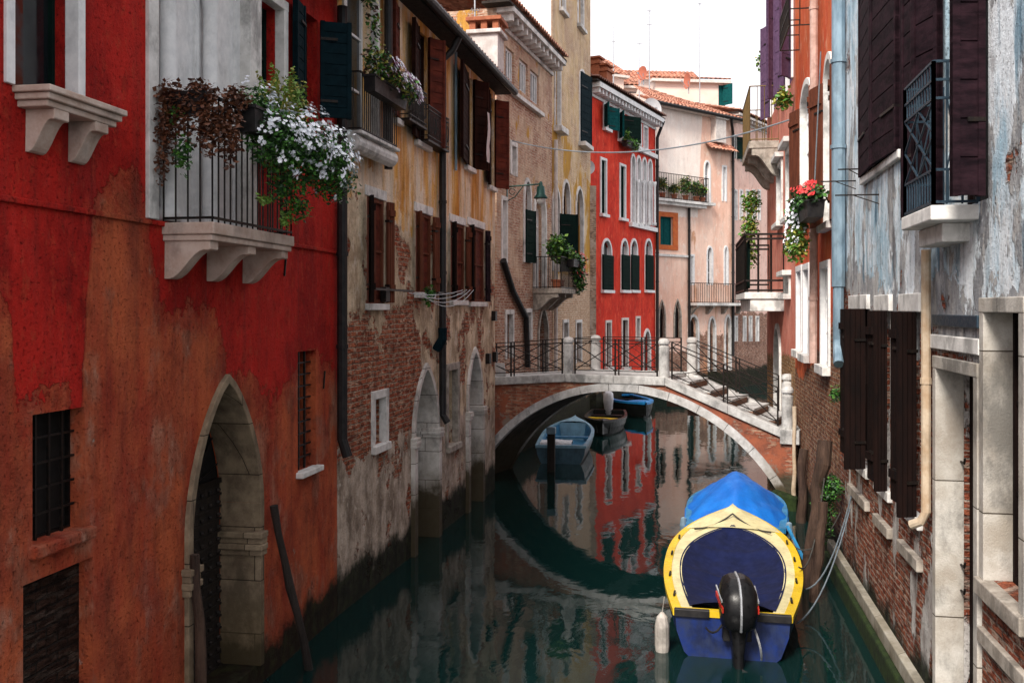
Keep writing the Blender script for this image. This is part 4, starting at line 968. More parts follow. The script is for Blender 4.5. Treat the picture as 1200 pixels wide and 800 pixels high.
# balcony door with tall shutters
Yn, Yf, PRb = 9.01 - 4.2, 10.2 - 4.2, .39
r = (um(1158), um(1108), 5.32, 9.2); F.window(r, depth=.25, mull=1, bars=1, frame=SH_BLACK, pane=DARK, name='balcony_door')
F.leaf(r[0] - .02, r[2] + .02, r[3], .27, 80, -1, SH_PLUM, boards=12); F.leaf(r[1] + .02, r[2] + .02, r[3], .48, 16, 1, SH_PLUM, boards=12); 
F.leaf(r[1] + .49, r[2] + .02, r[3], .40, 4, 1, SH_PLUM, o=.15, boards=12)
mb = MB(); F.box(mb, Yn, Yf, -.02, PRb, 5.17, 5.30); F.box(mb, Yn + .28, Yf, -.02, PRb - .16, 5.0, 5.168); bal = F.part('balcony', mb, STONE, .012)
e = .03; ztop = 6.55
mb = MB(); P = lambda a, b, z: F.p(a, b, z)
def panel(a0, b0, a1, b1, diag):
    def Q(t, z): return P(a0 + (a1 - a0) * t, b0 + (b1 - b0) * t, z)
    z0, z1 = 5.31, ztop
    for z in (z0 + .02, z0 + .30, z1 - .32, z1 - .16, z1): mb.bar(Q(0, z), Q(1, z), .022, .022)
    L = sqrt((a1 - a0) ** 2 + (b1 - b0) ** 2); n = max(2, int(L / .10))
    for i in range(n + 1): mb.bar(Q(i / n, z1 - .32), Q(i / n, z1), .013, .013); mb.bar(Q(i / n, z0 + .02), Q(i / n, z0 + .30), .013, .013)
    mb.bar(Q(0, z0), Q(0, z1), .032, .032); mb.bar(Q(1, z0), Q(1, z1), .032, .032)
    if diag:
        zm, zM = z0 + .30, z1 - .32
        for k in (-.5, 0, .5):
            for s in (1, -1):
                p0, p1 = (0, 1) if s > 0 else (1, 0)
                # clip the diagonals to the panel
                pts = []
                for t in (0.0, 1.0):
                    z = zm + (zM - zm) * (t + k if s > 0 else 1 - t + k); pts.append((t, z))
                (t0, za), (t1, zb_) = pts
                def clip(t, z, t2, z2):
                    if z < zm: f = (zm - z) / (z2 - z); return t + (t2 - t) * f, zm
                    if z > zM: f = (zM - z) / (z2 - z); return t + (t2 - t) * f, zM
                    return t, z
                A_, B_ = clip(t0, za, t1, zb_), clip(t1, zb_, t0, za)
                mb.bar(Q(*A_), Q(*B_), .016, .016)
    else:
        mb.bar(Q(.3, z0), Q(.3, z1), .014, .014); mb.bar(Q(.65, z0), Q(.65, z1), .014, .014)
        mb.bar(Q(.3, z0 + .3), Q(.65, z1 - .32), .012, .012); mb.bar(Q(.65, z0 + .3), Q(.3, z1 - .32), .012, .012)
panel(Yn + e, PRb - e, Yf - e, PRb - e, True); panel(Yn + e, PRb - e, Yn + e, .0, False); panel(Yf - e, PRb - e, Yf - e, .0, False)
F.part('railing', mb, IRON_BLUE, parent=bal)
# stone string band and the corbel under the balcony
mb = MB(); F.box(mb, um(1152), um(1098), -.02, .05, zr(1125, 383), zr(1125, 369)); F.part('lead_band', mb, IRON_BLUE, .01)
# ground-floor shutters, door and window
for x0, x1, yt, yb, wl_, aw, wr, ar in ((1017, 1000, 362, 542, .30, 74, .5, 5), (1043, 1031, 364, 570, .17, 70, .3, 6), (1078, 1061, 365, 598, .22, 72, .3, 6)):
    xm = (x0 + x1) / 2; r = (um(x0), um(x1), zr(xm, yb), zr(xm, yt)); F.window(r, depth=.22, board=SH_BLACK, frame=SH_BLACK, fw=.05, mull=1, bars=1)
    F.leaf(r[0] - .01, r[2], r[3], wl_, aw, -1, SH_BLACK, boards=4, vertical=True); F.leaf(r[1] + .01, r[2], r[3], wr, ar, 1, SH_BLACK, boards=4, vertical=True)
    mb = MB(); F.box(mb, r[0] - .16, r[1] + .16, -.1, .05, r[3] - .003, r[3] + .2); F.part('lintel', mb, STONE, .01)
    mb = MB(); F.box(mb, r[0] - .14, r[1] + .14, -.05, .06, r[2] - .12, r[2] + .003); F.part('sill', mb, STONE, .01)
    mb = MB(); F.box(mb, r[0] - .15, r[1] + .15, -.05, .07, r[2] - .56, r[2] - .43); F.part('lower_sill', mb, STONE_DIRTY, .01)
r = (um(1146), um(1101), .55, zr(1123, 436)); F.op(r, depth=.30); F.surround(r, .12, .04, mat=JAMB_STONE, inner=.23, name='door_surround')
mb = MB(); F.box(mb, r[0] - .02, r[1] + .02, -.36, -.28, r[2] - .1, r[3] + .02); F.part('door', mb, SH_BLACK)
mb = MB(); F.box(mb, r[0] - .18, r[1] + .18, -.1, .05, r[3] + .19, r[3] + .33); F.part('lintel', mb, STONE, .01)
mb = MB()
for zz in (zr(1101, 540), zr(1101, 660), zr(1101, 690)): mb.tube([F.p(r[1] - .003, -.20, zz), F.p(r[1] - .12, -.20, zz), F.p(r[1] - .14, -.2, zz + .05)], .012, 6)
F.part('door_hook', mb, IRON)
r = (um(1200), um(1158), zr(1180, 700), zr(1180, 366)); F.window(r, depth=.24, mull=1, bars=2, frame=SH_BLACK, pane=DARK); F.surround(r, .12, .04, mat=JAMB_STONE, inner=.20); F.sill(r, .14, .14, .08, STONE_DIRTY)
mb = MB(); F.box(mb, r[0] - .15, r[1] + .15, -.1, .05, r[2] - .55, r[2] - .42); F.part('lower_sill', mb, STONE_DIRTY, .01)
# plinth and its weedy foot
mb = MB(); F.box(mb, 0, F.L + .8, -.05, .10, .27, .46); F.part('plinth_course', mb, simple('mossy_plinth_stone', (.55, .53, .47), (.32, .30, .24), 3, .8, bump=.6, grime=.85, tide=.22, blocks=(1.4, .5)), .015)
MOSS = simple('green_slime', (.022, .040, .008), (.007, .013, .005), 7, .9, bump=.8, bscale=25)
mb = MB(); F.box(mb, 0, F.L + .8, -.05, .16, -.6, .265); F.part('slimy_footing', mb, MOSS, .03)
# pipes
F.pipe([(um(992), .12, 11), (um(992), .12, 5.6), (um(992), .12, 4.75)], .105, PIPE_BLUE); F.pipe([(um(992), .12, 4.75), (um(992), .12, 3.9), (um(996), .16, 3.55)], .085, PIPE_BLUE)
F.pipe([(um(1095), .08, 5.0), (um(1095), .08, zr(1095, 600)), (um(1094), .12, zr(1095, 612)), (um(1092), .2, zr(1095, 618))], .048, PIPE_CREAM)
mb = MB()
for px, py, l in ((1003, 212, .5), (1030, 228, .55), (1012, 198, .35)):
    u, z = F.uz(px, py); mb2 = MB(); mb2.bar(F.p(u, 0, z), F.p(u, l, z), .018, .018); mb2.bar(F.p(u, 0, z - .12), F.p(u, l * .6, z), .012, .012); F.part('iron_hook', mb2, IRON)
F.wall(PEEL_WALL)
# --- orange-red house
F = Facade('orange_house', 'orange red house with arched windows, chestnut shutters and pink drainpipe behind the geraniums', 'house', rp(985) + Vector((.0, .012, 0)), rp(932), 13.5, 1, back=5)
OR = F; um = lambda px: F.uz(px, HY)[0]; zr = lambda px, py: F.uz(px, py)[1]; print('orange', F.L)
OR_WALL = wall_mat('orange_red_plaster', F.L, [
    dict(brick=[(.22, .08, .04), (.32, .13, .065), (.40, .28, .17)], mortar=(.30, .23, .17)),
    dict(c=[(.58, .125, .045), (.50, .075, .028), (.64, .28, .17)], s=1.0, s2=4, vz=.5, masks=[('ramp', [(0, 4.2), (um(975), 4.1), (um(950), 3.3), (um(940), 2.9), (F.L, 3.0)], .5, 'above')])], algae=.7, streak=.3, bump=.45)
for x0, x1, yt, yb, rise in ((952, 940, 100, 246, .5), (977, 968, 70, 262, .5)):
    xm = (x0 + x1) / 2; r = (um(x0), um(x1), zr(xm, yb), min(zr(xm, yt), 9.5)); F.window(r, rise, 'round', .14, frame=WHITE, pane=WHITE, mull=1, bars=3); F.surround(r, .13, .05, rise); F.sill(r, .15, .12, .15)
    F.leaf(r[1] + .02, r[2], r[3] - .3, .55, 16, 1, SH_TAN, boards=4, vertical=True); F.leaf(r[0] - .02, r[2], r[3] - .3, .5, 7, -1, SH_TAN, boards=4, vertical=True)
for x0, x1, yt, yb in ((940, 935, 318, 410), (949, 943, 316, 415), (972, 964, 314, 428)):
    xm = (x0 + x1) / 2; r = (um(x0), um(x1), zr(xm, yb), zr(xm, yt)); F.window(r, depth=.10, frame=WHITE, pane=WHITE, mull=1, bars=2); F.surround(r, .13, .04, mat=WHITE); F.sill(r, .12, .16, .14)
F.pipe([(um(963), .14, 11.5), (um(963), .14, 7), (um(962), .14, zr(962, 425))], .075, PIPE_PINK)
F.part('iron_window_guard', railing_mb(lambda a, b, z: F.p(a, b, z), [(um(950), 0), (um(950), .42), (um(937), .42), (um(937), 0)], zr(943, 45), zr(943, 8), .14, .012, (0, .5, 1), .02), IRON)
F.wall(OR_WALL)
# --- coral house at the far end of the right bank
F = Facade('coral_house', 'coral house with mauve shutters and two overhanging balconies at the canal bend', 'house', rp(932) + Vector((0, .012, 0)), rp(899), 13.6, 1, back=5)
CO = F; um = lambda px: F.uz(px, HY)[0]; zr = lambda px, py: F.uz(px, py)[1]; print('coral', F.L)
CO_WALL = wall_mat('coral_plaster', F.L, [
    dict(brick=[(.26, .12, .045), (.36, .19, .08), (.45, .32, .18)], mortar=(.34, .26, .18)),
    dict(c=[(.62, .24, .18), (.54, .18, .13), (.66, .36, .28)], s=1.0, s2=4, masks=[('ramp', [(0, 3.3), (F.L * .5, 3.2), (F.L, 3.0)], .4, 'above')])], algae=.9, streak=.25, bump=.4)
F.H = 14.5
for x0, x1, yt, yb, wd in ((929, 922, -30, 100, .9), (912, 904, 15, 128, .9)):
    xm = (x0 + x1) / 2; r = (um(x0), um(x1), zr(xm, yb), min(zr(xm, yt), 14.2)); F.window(r, depth=.12, board=SH_MAUVE, frame=SH_MAUVE); F.surround(r, .14, .05, mat=WHITE)
    F.leaf(r[1], r[2], r[3], .55, 22, 1, SH_MAUVE, boards=5); F.leaf(r[0], r[2], r[3], .5, 34, -1, SH_MAUVE, boards=5)
for x0, x1, yt, yb in ((928, 923, 178, 255), (917, 912, 195, 262), (926, 921, 330, 345)):
    xm = (x0 + x1) / 2; r = (um(x0), um(x1), zr(xm, yb), zr(xm, yt)); F.window(r, depth=.1, frame=WHITE, pane=WHITE if yt < 300 else GLASS, mull=1, bars=2); F.surround(r, .14, .05); F.sill(r, .15, .12, .18)
    mb = MB(); F.box(mb, r[0] - .25, r[1] + .25, -.02, .22, r[3] + .14, r[3] + .26); F.part('hood', mb, STONE, .01)
r = (um(915), um(909), .9, zr(912, 385)); F.window(r, .8, 'round', .3, mull=0, bars=0, frame=WOOD_GATE, board=WOOD_GATE, name='water_door'); F.surround(r, .15, .06, .8)
# upper balcony (thin iron rail on a deep carved slab)
u0, u1 = um(913), um(901); zs = at(892, 186, 30).z; PB1 = .80
mb = MB(); F.box(mb, u0, u1, -.02, PB1, zs - .2, zs); sb = F.part('balcony', mb, STONE_DIRTY, .015)
for uc in (u0 + .15, (u0 + u1) / 2, u1 - .15):
    mb = MB(); mb.prism(bracket_poly(PB1 * .9, .75), lambda a, b, d: F.p(d, a, zs - .2 + b), uc - .12, uc + .12); F.part('bracket', mb, STONE_DIRTY, parent=sb)
mb = railing_mb(lambda a, b, z: F.p(a, b, z), [(u0 + .03, 0), (u0 + .03, PB1 - .03), (u1 - .03, PB1 - .03), (u1 - .03, 0)], zs, zs + 1.5, .16, .012, (.03, 1.0), .026); F.part('railing', mb, simple('brass_brown_iron', (.2, .13, .05), (.12, .08, .04), 8, .5, .3), parent=sb)
UB = (u0, u1, PB1, zs)
# lower balcony, a glazed iron cage over a stone slab
u0, u1 = um(919), um(901.5); zs = at(885, 344, 28).z; PB2 = 1.0
mb = MB(); F.box(mb, u0, u1, -.02, PB2, zs - .18, zs); F.box(mb, u0 + .05, u1 - .05, -.02, PB2 - .15, zs - .5, zs - .182); sb = F.part('balcony', mb, STONE, .02)
mb = railing_mb(lambda a, b, z: F.p(a, b, z), [(u0 + .03, 0), (u0 + .03, PB2 - .03), (u1 - .03, PB2 - .03), (u1 - .03, 0)], zs, zs + 1.5, .30, .03, (.03, .2, .92, 1.0), .05); F.part('railing', mb, IRON, parent=sb)
for i in range(4):
    ua = u0 + .25 + i * (u1 - u0 - .5) / 4; mb = MB(); F.box(mb, ua, ua + .18, PB2 - .16, PB2 - .1, zs + .1, zs + 1.35); F.part('screen_panel', mb, SH_GREEN, parent=sb)
F.eave(F.H, .5, 5, 1.2, TILE_DARK)
F.wall(CO_WALL)
# ================================================================== the bridge
AX, DP = plan(.8944, -.4472), plan(.4472, .8944)
BO = plan(-.4775, 25.0); BRZ = atan2(AX.y, AX.x); BW = 2.1
BR = thing('footbridge', 'small arched brick footbridge with white stone edges and iron railings over the canal', 'bridge', BO, BRZ)
def btop(s):
    pts = [(-1.6, 2.54), (0, 2.66), (2.0, 2.81), (4.55, 2.81), (7.5, 1.64)]
    for (a, b), (c, d) in zip(pts[:-1], pts[1:]):
        if s <= c or c == 7.5: return b + (d - b) * (s - a) / (c - a)
ARCH_STONE = simple('worn_arch_stone', (.60, .60, .60), (.38, .37, .36), 4, .8, bump=.6, grime=.85, tide=.5)
RC, RZ, RR, RT = 3.4, -1.95, 4.4, .175
def intr(s, r=RR):
    d = r * r - (s - RC) ** 2
    return RZ + sqrt(d) if d > 0 else -9
S0, S1 = -1.6, 7.5
BRIDGE_WALL = NT('bridge_plaster'); t = BRIDGE_WALL
bc, bm = brick_sock(t, [(.30, .085, .045), (.40, .14, .075), (.44, .30, .2)], (.30, .21, .15))
pm = t.map(t.noise(1.1, 7, .65), .50, .53); pc = t.mix(t.map(t.noise(2.2, 6, .7), .35, .65), (.30, .085, .04), (.13, .042, .026))
col = t.mix(t.math('SUBTRACT', 1, t.math('MULTIPLY', pm, .85)), bc, pc)
col = t.mix(t.map(t.noise(1.6, 6, .7, t.vec((1, 1, 1), (7, 3, 2))), .56, .62, 0, .8), col, (.20, .17, .14))
zz = t.sep()[2]; col = t.mix(t.map(t.math('ADD', zz, t.math('MULTIPLY', t.noise(2, 5), .6)), .9, 1.3, .92, 0), col, (.02, .025, .012))
t.set(base_color=col, roughness=.9); t.bump(t.math('ADD', t.noise(25, 6), t.math('MULTIPLY', pm, 1.0)), .5, .02)
n = 60; ss = [S0 + (S1 - S0) * i / n for i in range(n + 1)]
mb = MB()
for y in (.0, BW):
    for a, b in zip(ss[:-1], ss[1:]):
        za, zb2 = max(intr(a), -1), max(intr(b), -1)
        mb.add([(a, y, za), (b, y, zb2), (b, y, btop(b) - .19), (a, y, btop(a) - .19)], [(0, 1, 2, 3)])
mb.add([(S0, 0, -1), (S0, BW, -1), (S0, BW, btop(S0) - .19), (S0, 0, btop(S0) - .19)], [(0, 1, 2, 3)]); mb.add([(S1, 0, -1), (S1, BW, -1), (S1, BW, btop(S1) - .19), (S1, 0, btop(S1) - .19)], [(0, 1, 2, 3)])
mb.build('side_wall', BRIDGE_WALL.mat, BR)
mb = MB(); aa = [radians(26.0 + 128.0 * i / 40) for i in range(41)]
mb.grid([[(RC + RR * cos(a), y, RZ + RR * sin(a)) for a in aa] for y in (0, BW)]); mb.build('vault', simple('dark_vault', (.10, .08, .065), (.035, .03, .026), 3, .9, bump=.6, grime=.8, tide=.8), BR)  # underside of the arch in a darker colour than the bridge walls
for y0, y1 in ((-.05, .12), (BW - .12, BW + .05)):
    mb = MB(); m = len(aa)
    for k in range(m - 1):
        g = .0013                                        # open joints between the ring stones
        a, b = aa[k] + (g if k % 3 == 0 else 0), aa[k + 1] - (g if k % 3 == 2 else 0)
        q = [(r, t_) for r, t_ in ((RR - .012, a), (RR - .012, b), (RR + RT, b), (RR + RT, a))]
        mb.prism([(RC + r * cos(t_), RZ + r * sin(t_)) for r, t_ in q], lambda a_, b_, d: (a_, d, b_), y0, y1)
    mb.build('arch_ring', ARCH_STONE, BR)
BSTONE = simple('worn_bridge_stone', (.56, .56, .55), (.34, .33, .32), 5, .8, bump=.6, grime=.9)
def coping(y0, y1):
    mb = MB(); pts = [S0, 0.0, 2.0, 4.55, 7.5]
    for a, b in zip(pts[:-1], pts[1:]):
        k = max(1, int((b - a) / 1.1))
        for i in range(k):
            u, v = a + (b - a) * i / k + .003, a + (b - a) * (i + 1) / k - .003
            mb.prism([(u, btop(u) - .195), (v, btop(v) - .195), (v, btop(v)), (u, btop(u))], lambda a_, b_, d: (a_, d, b_), y0, y1)
    mb.prism([(7.2, 1.42), (7.62, 1.42), (7.62, 1.74), (7.2, 1.74)], lambda a_, b_, d: (a_, d, b_), y0 - .02, y1 + .02)
    return mb.build('coping', BSTONE, BR, bevel=.012)
coping(-.07, .24); coping(BW - .24, BW + .07)
mb = MB(); mb.prism([(S0, 2.2), (S0, btop(S0) - .03), (2.0, btop(2) - .03), (4.5, btop(4.5) - .03), (4.5, 2.5)], lambda a_, b_, d: (a_, d, b_), .242, BW - .242)
mb.build('deck', BSTONE, BR)
NSTEP = 6; RISER = simple('brown_riser', (.22, .12, .08), (.14, .075, .05), 5, .85, bump=.4)
for i in range(NSTEP):
    a, b = 4.5 + i * .5, 4.5 + (i + 1) * .5 + .06; z = 2.70 - i * .19
    mb = MB(); mb.box(a + .004, b - .03, .244, BW - .244, z - .6, z - .055, 1); mb.box(a + .004, b, .242, BW - .242, z - .053, z, 0)
    mb.build('step', [BSTONE, RISER], BR)
def post(s, y, h=.90):
    mb = MB(); r = .125
    mb.lathe([(r, -.02), (r, h * .78), (r * .8, h * .80), (r * .8, h * .84), (r * 1.08, h * .86), (r * 1.08, h * .92), (r * .85, h * .98), (r * .4, h)], (s, y, btop(min(s, 7.5)) - .0), 18)
    return mb.build('bollard', BSTONE, BR)
post(2.05, .085); post(4.49, .085); post(7.33, .085, .98); post(2.0, BW - .085); post(4.6, BW - .085); post(6.95, BW - .085, .98)
def rail(s0, s1, y, nx, h=.86):
    mb = MB(); Q = lambda s, z: (s, y, btop(s) + z)
    for z, w in ((h, .045), (h - .10, .032), (.10, .032)): mb.bar(Q(s0, z), Q(s1, z), w, .02)
    for i in range(nx + 1):
        s = s0 + (s1 - s0) * i / nx; mb.bar(Q(s, 0), Q(s, h), .034, .034); 
        if 0 < i < nx: mb.bar(Q(s + .09, 0), Q(s + .09, h), .028, .028)
    for i in range(nx):
        a, b = s0 + (s1 - s0) * i / nx, s0 + (s1 - s0) * (i + 1) / nx
        mb.bar(Q(a, .1), Q(b, h - .1), .024, .020); mb.bar(Q(b, .1), Q(a, h - .1), .024, .0205)
        m_ = (a + b) / 2; mb.bar(Q(a, .1 + (h - .2) * .5), Q(m_, .1), .010, .010); mb.bar(Q(m_, h - .1), Q(b, .1 + (h - .2) * .5), .010, .010)
    return mb.build('railing', IRON, BR)
for y in (.085, BW - .085):
    rail(-.95, 1.88, y, 2); rail(2.22, 4.32, y, 2); rail(4.68, 7.12 if y < 1 else 6.75, y, 2)
mb = MB(); mb.box(-9, S0 - .004, .1, BW - .15, 1.6, 2.5); o = mb.build('pavement', STONE_DIRTY); o.location = BO; o.rotation_euler = (0, 0, BRZ); o['kind'] = 'structure'
mb = MB(); mb.prism([(6.55, -.6), (7.6, -.6), (7.6, .30), (7.1, .42), (6.75, .18)], lambda a_, b_, d: (a_, d, b_), -.32, -.055); mb.build('mossy_footing', MOSS, BR, bevel=.05)
# paper sign resting at the left end of the railing
mb = MB(); mb.prism([(0, 0), (.28, 0), (.28, .36), (0, .36)], lambda a_, b_, d: (a_, d - b_ * .3, b_), 0, .02); o = mb.build('notice_board', WHITE, loc=BO + AX * .0 + DP * .16 + Vector((0, 0, 2.67))); o.rotation_euler = (0, 0, BRZ)
tag(o, 'small white board leaning on the left end of the bridge railing', 'board')

# ================================================================== boats
def paint(name, c, c2=None, **k): return simple(name, c, c2 or tuple(x * .7 for x in c), k.pop('scale', 4), k.pop('rough', .4), bump=.12, grime=k.pop('grime', .4), **k)
def boat(name, label, p, q, W, hull, rim, inside, zs=.48, zb=.8, ws=.8, rimw=.08, deck=.75, thwarts=2, floor=.10, deckmat=None, bowx=2.3):
    p, q = Vector(p), Vector(q); L = (q - p).length; d = (q - p).normalized()
    B = thing(name, label, 'boat', (p.x, p.y, 0), atan2(d.y, d.x), 'boats moored along the canal')
    N = 22; T = [i / N for i in range(N + 1)]
    hw = lambda t: W / 2 * ((ws + (1 - ws) * sin(min(t / .45, 1) * pi / 2)) if t < .45 else max(.012, (1 - max(0, (t - .45) / .55) ** bowx)))
    sh = lambda t: zs + (zb - zs) * t ** 2.2
    rake = lambda t, z: t * L - (1 - min(1, max(0, (z + .2) / (sh(t) + .2)))) * .5 * t ** 6
    rows = []
    for t in T:
        w, z = hw(t), sh(t); r = []
        for y, zz in ((w, z), (w * .97, z * .55), (w * .84, .05), (w * .5, -.18), (0, -.24), (-w * .5, -.18), (-w * .84, .05), (-w * .97, z * .55), (-w, z)): r.append((rake(t, zz), y, zz))
        rows.append(r)
    mb = MB(); mb.grid(rows); mb.add(rows[0], [tuple(range(9))]); h = mb.build('hull', hull, B, smooth=False)
    mb = MB()
    for sgn in (1, -1):
        pr = []
        for t in T:
            w, z = hw(t), sh(t); wi = max(w - rimw, .0)
            pr.append([(t * L, sgn * (w + .025), z - .06), (t * L, sgn * (w + .03), z + .025), (t * L, sgn * wi, z + .035), (t * L, sgn * wi, z - .05)])
        mb.grid(pr); mb.add(pr[0], [(0, 1, 2, 3)])
    wv = hw(0); mb.box(-.02, rimw, -wv, wv, zs - .05, zs + .03); mb.build('gunwale', rim, B)
    mb = MB(); rows = []
    for t in T[1:]:
        wi = max(hw(t) - rimw, .004); z = sh(t); rows.append([(t * L, wi, z - .02), (t * L, wi * .85, floor), (t * L, -wi * .85, floor), (t * L, -wi, z - .02)])
    mb.grid(rows); mb.build('interior', inside, B)
    if deck < 1:
        mb = MB(); TT = [deck + (1 - deck) * i / 8 for i in range(9)]
        mb.grid([[(t * L, hw(t) * k * .99, sh(t) + .03 + .05 * (1 - k * k)) for k in (-1, -.5, 0, .5, 1)] for t in TT])
        w = hw(deck) * .98; mb.add([(deck * L, -w, sh(deck) + .03), (deck * L, w, sh(deck) + .03), (deck * L, w * .8, floor), (deck * L, -w * .8, floor)], [(0, 1, 2, 3)])
        mb.build('bow_deck', deckmat or rim, B)
    for i in range(thwarts):
        t = .18 + i * .3; w = hw(t) - rimw * .5; mb = MB(); mb.box(t * L - .12, t * L + .12, -w, w, sh(t) - .14, sh(t) - .10); mb.build('thwart', inside, B)
    return B, L, hw, sh
YEL = paint('yellow_gelcoat', (.72, .50, .02), (.62, .40, .02), rough=.3, grime=.25); CREAM = paint('cream_gelcoat', (.74, .66, .36), rough=.35, grime=.25)
NAVY = paint('royal_blue_hull', (.008, .026, .15), (.02, .03, .07), rough=.4, grime=.8); NAVYCLOTH = simple('navy_canvas', (.003, .008, .052), (.002, .005, .03), 5, .85, bump=.35, bscale=30)
sx, sz = (858 - CX) / FPX * 12.35, 12.35; p = plan(sx, sz); q = plan((858.5 - CX) / FPX * 17.2, 17.2)
YB, YL, yhw, ysh = boat('motorboat', 'yellow rimmed dark blue motorboat with navy canvas cover, nearest in the canal', p, q, 1.92, NAVY, YEL, CREAM, .56, .92, .74, .085, .76, 0, deckmat=CREAM, bowx=2.75)
T = [.0 + .80 * i / 40 for i in range(41)]
def ow(t): return max(0.0, (yhw(t) - .20)) * (1 - min(1, max(0, (t - .40) / .375)) ** 2.6) ** .5
mb = MB()
for s in (1, -1): mb.grid([[(t * YL, s * max(yhw(t) - .075, 0), ysh(t) + .022), (t * YL, s * max(ow(t) - .03, 0), ysh(t) + .024 + .04 * max(0, (t - .5) / .3))] for t in T])
mb.build('side_deck', CREAM, YB)
for t_ in (.12, .3, .5, .66):
    for s in (1, -1):
        mb = MB(); c = Vector((t_ * YL, s * (yhw(t_) - .06), ysh(t_) + .05)); mb.bar(c - Vector((.09, 0, 0)), c + Vector((.09, 0, 0)), .025, .03); mb.box(c.x - .02, c.x + .02, c.y - .015, c.y + .015, c.z - .04, c.z); mb.build('cleat', IRON, YB)
for s in (1, -1):
    mb = MB(); mb.box(-.045, .03, min(s * .28, s * .72), max(s * .28, s * .72), .50, .60); mb.build('transom_pad', PIPE_DARK, YB, bevel=.01)
# canvas cover stretched inside the rim (lies on the boat)
mb = MB(); rows = []
for i in range(41):
    t = .03 + .744 * i / 40; w = max(ow(t), .01)
    hoop = .085 * max(0, cos(2 * pi * (t - .03) / .19)) ** 6
    rows.append([(t * YL, w * k, ysh(t) + .034 + .04 * max(0, (t - .5) / .3) + (hoop - .22 * sin(pi * min(1, (t - .03) / .744)) ** .7) * (1 - k * k) + .012 * sin(9 * k + 23 * t) * (1 - k * k) - .02 * abs(sin(5.5 * k + 3 * sin(4 * t))) ** 6 * (1 - k * k) + random.uniform(-.003, .003) * (1 - k * k)) for k in [j / 8 - 1 for j in range(17)]])
mb.grid(rows); o = mb.build('boat_cover', NAVYCLOTH, smooth=True); o.matrix_world = Matrix.Translation(YB.location) @ Matrix.Rotation(YB.rotation_euler.z, 4, 'Z')
tag(o, 'navy canvas cover stretched over the yellow rimmed motorboat', 'boat cover')
# outboard motor on the transom
MOTB = simple('black_motor_cowl', (.005, .005, .006), (.010, .010, .011), 9, .35, bump=.1); MOTR = paint('red_motor_stripe', (.5, .03, .02), rough=.3); SILV = simple('silver_trim', (.5, .52, .55), (.4, .42, .45), 8, .3, .6, bump=.05)
om = bpy.data.objects.new('outboard_motor', None); C.objects.link(om); om.parent = YB; om.location = (-.12, -.06, .46); om.scale = (1.28, 1.25, 1.2); om.rotation_euler = (0, 0, .12)
def rbox(prof, n=16, m=0, mb=None, e=3.2):
    """stack of rounded rectangles: (z, cx, half length, half width)"""
    mb = mb or MB(); rows = []
    for z, cx, a, b in prof:
        r = []
        for j in range(n + 1):
            t = 2 * pi * j / n; c, s = cos(t), sin(t)
            r.append((cx + a * abs(c) ** (2 / e) * (1 if c >= 0 else -1), b * abs(s) ** (2 / e) * (1 if s >= 0 else -1), z))
        rows.append(r)
    mb.grid(rows, m); mb.add(rows[0][:-1], [tuple(range(n))], m); mb.add(rows[-1][:-1], [tuple(range(n))], m); return mb
rbox([(.02, -.04, .20, .13), (.06, -.05, .25, .17), (.22, -.06, .27, .19), (.38, -.04, .26, .18), (.47, 0, .21, .14), (.51, .03, .12, .08)]).build('cowling', MOTB, om, smooth=True)
mb = MB(); mb.tube([(-.305, 0, .04), (-.335, 0, .12), (-.342, 0, .22), (-.312, 0, .38), (-.22, 0, .475), (-.10, 0, .515), (.14, 0, .516)], .013, 6); mb.build('silver_stripe', SILV, om)
for s in (1, -1):
    mb = MB(); mb.bar((-.28, s * .17, .24), (.12, s * .192, .30), .014, .05); mb.build('red_stripe', MOTR, om)
    mb = MB(); mb.bar((-.24, s * .175, .32), (.14, s * .19, .37), .012, .022); mb.build('silver_band', SILV, om)
rbox([(-.62, -.06, .13, .035), (-.25, -.05, .13, .06), (.02, -.03, .16, .10)]).build('leg', MOTB, om, smooth=True)
mb = MB(); mb.box(-.02, .14, -.14, .14, -.16, .04); mb.build('clamp', PIPE_DARK, om, bevel=.01)
mb = MB(); mb.tube([(-.16, 0, -.52), (-.32, 0, -.52)], [.05, .03], 8)
for k in range(3):
    a = 2 * pi * k / 3; mb.add([(-.24, .04 * cos(a), -.52 + .04 * sin(a)), (-.22, .16 * cos(a - .4), -.52 + .16 * sin(a - .4)), (-.27, .17 * cos(a + .3), -.52 + .17 * sin(a + .3))], [(0, 1, 2)])
mb.build('propeller', PIPE_DARK, om)
for a, b, c in (((-.05, -.14, .05), (-.30, -.20, -.10), (-.12, -.22, -.30)), ((-.05, .14, .05), (-.2, .24, -.08), (.05, .30, -.05))):
    mb = MB(); P_ = [Vector(a) * (1 - k) ** 2 + Vector(b) * 2 * k * (1 - k) + Vector(c) * k * k for k in [i / 8 for i in range(9)]]; mb.tube(P_, .012, 6); mb.build('hose', SILV if a[1] < 0 else PIPE_DARK, om)
def local(b, x, y, z): return b.location + Matrix.Rotation(b.rotation_euler.z, 3, 'Z') @ Vector((x, y, z))
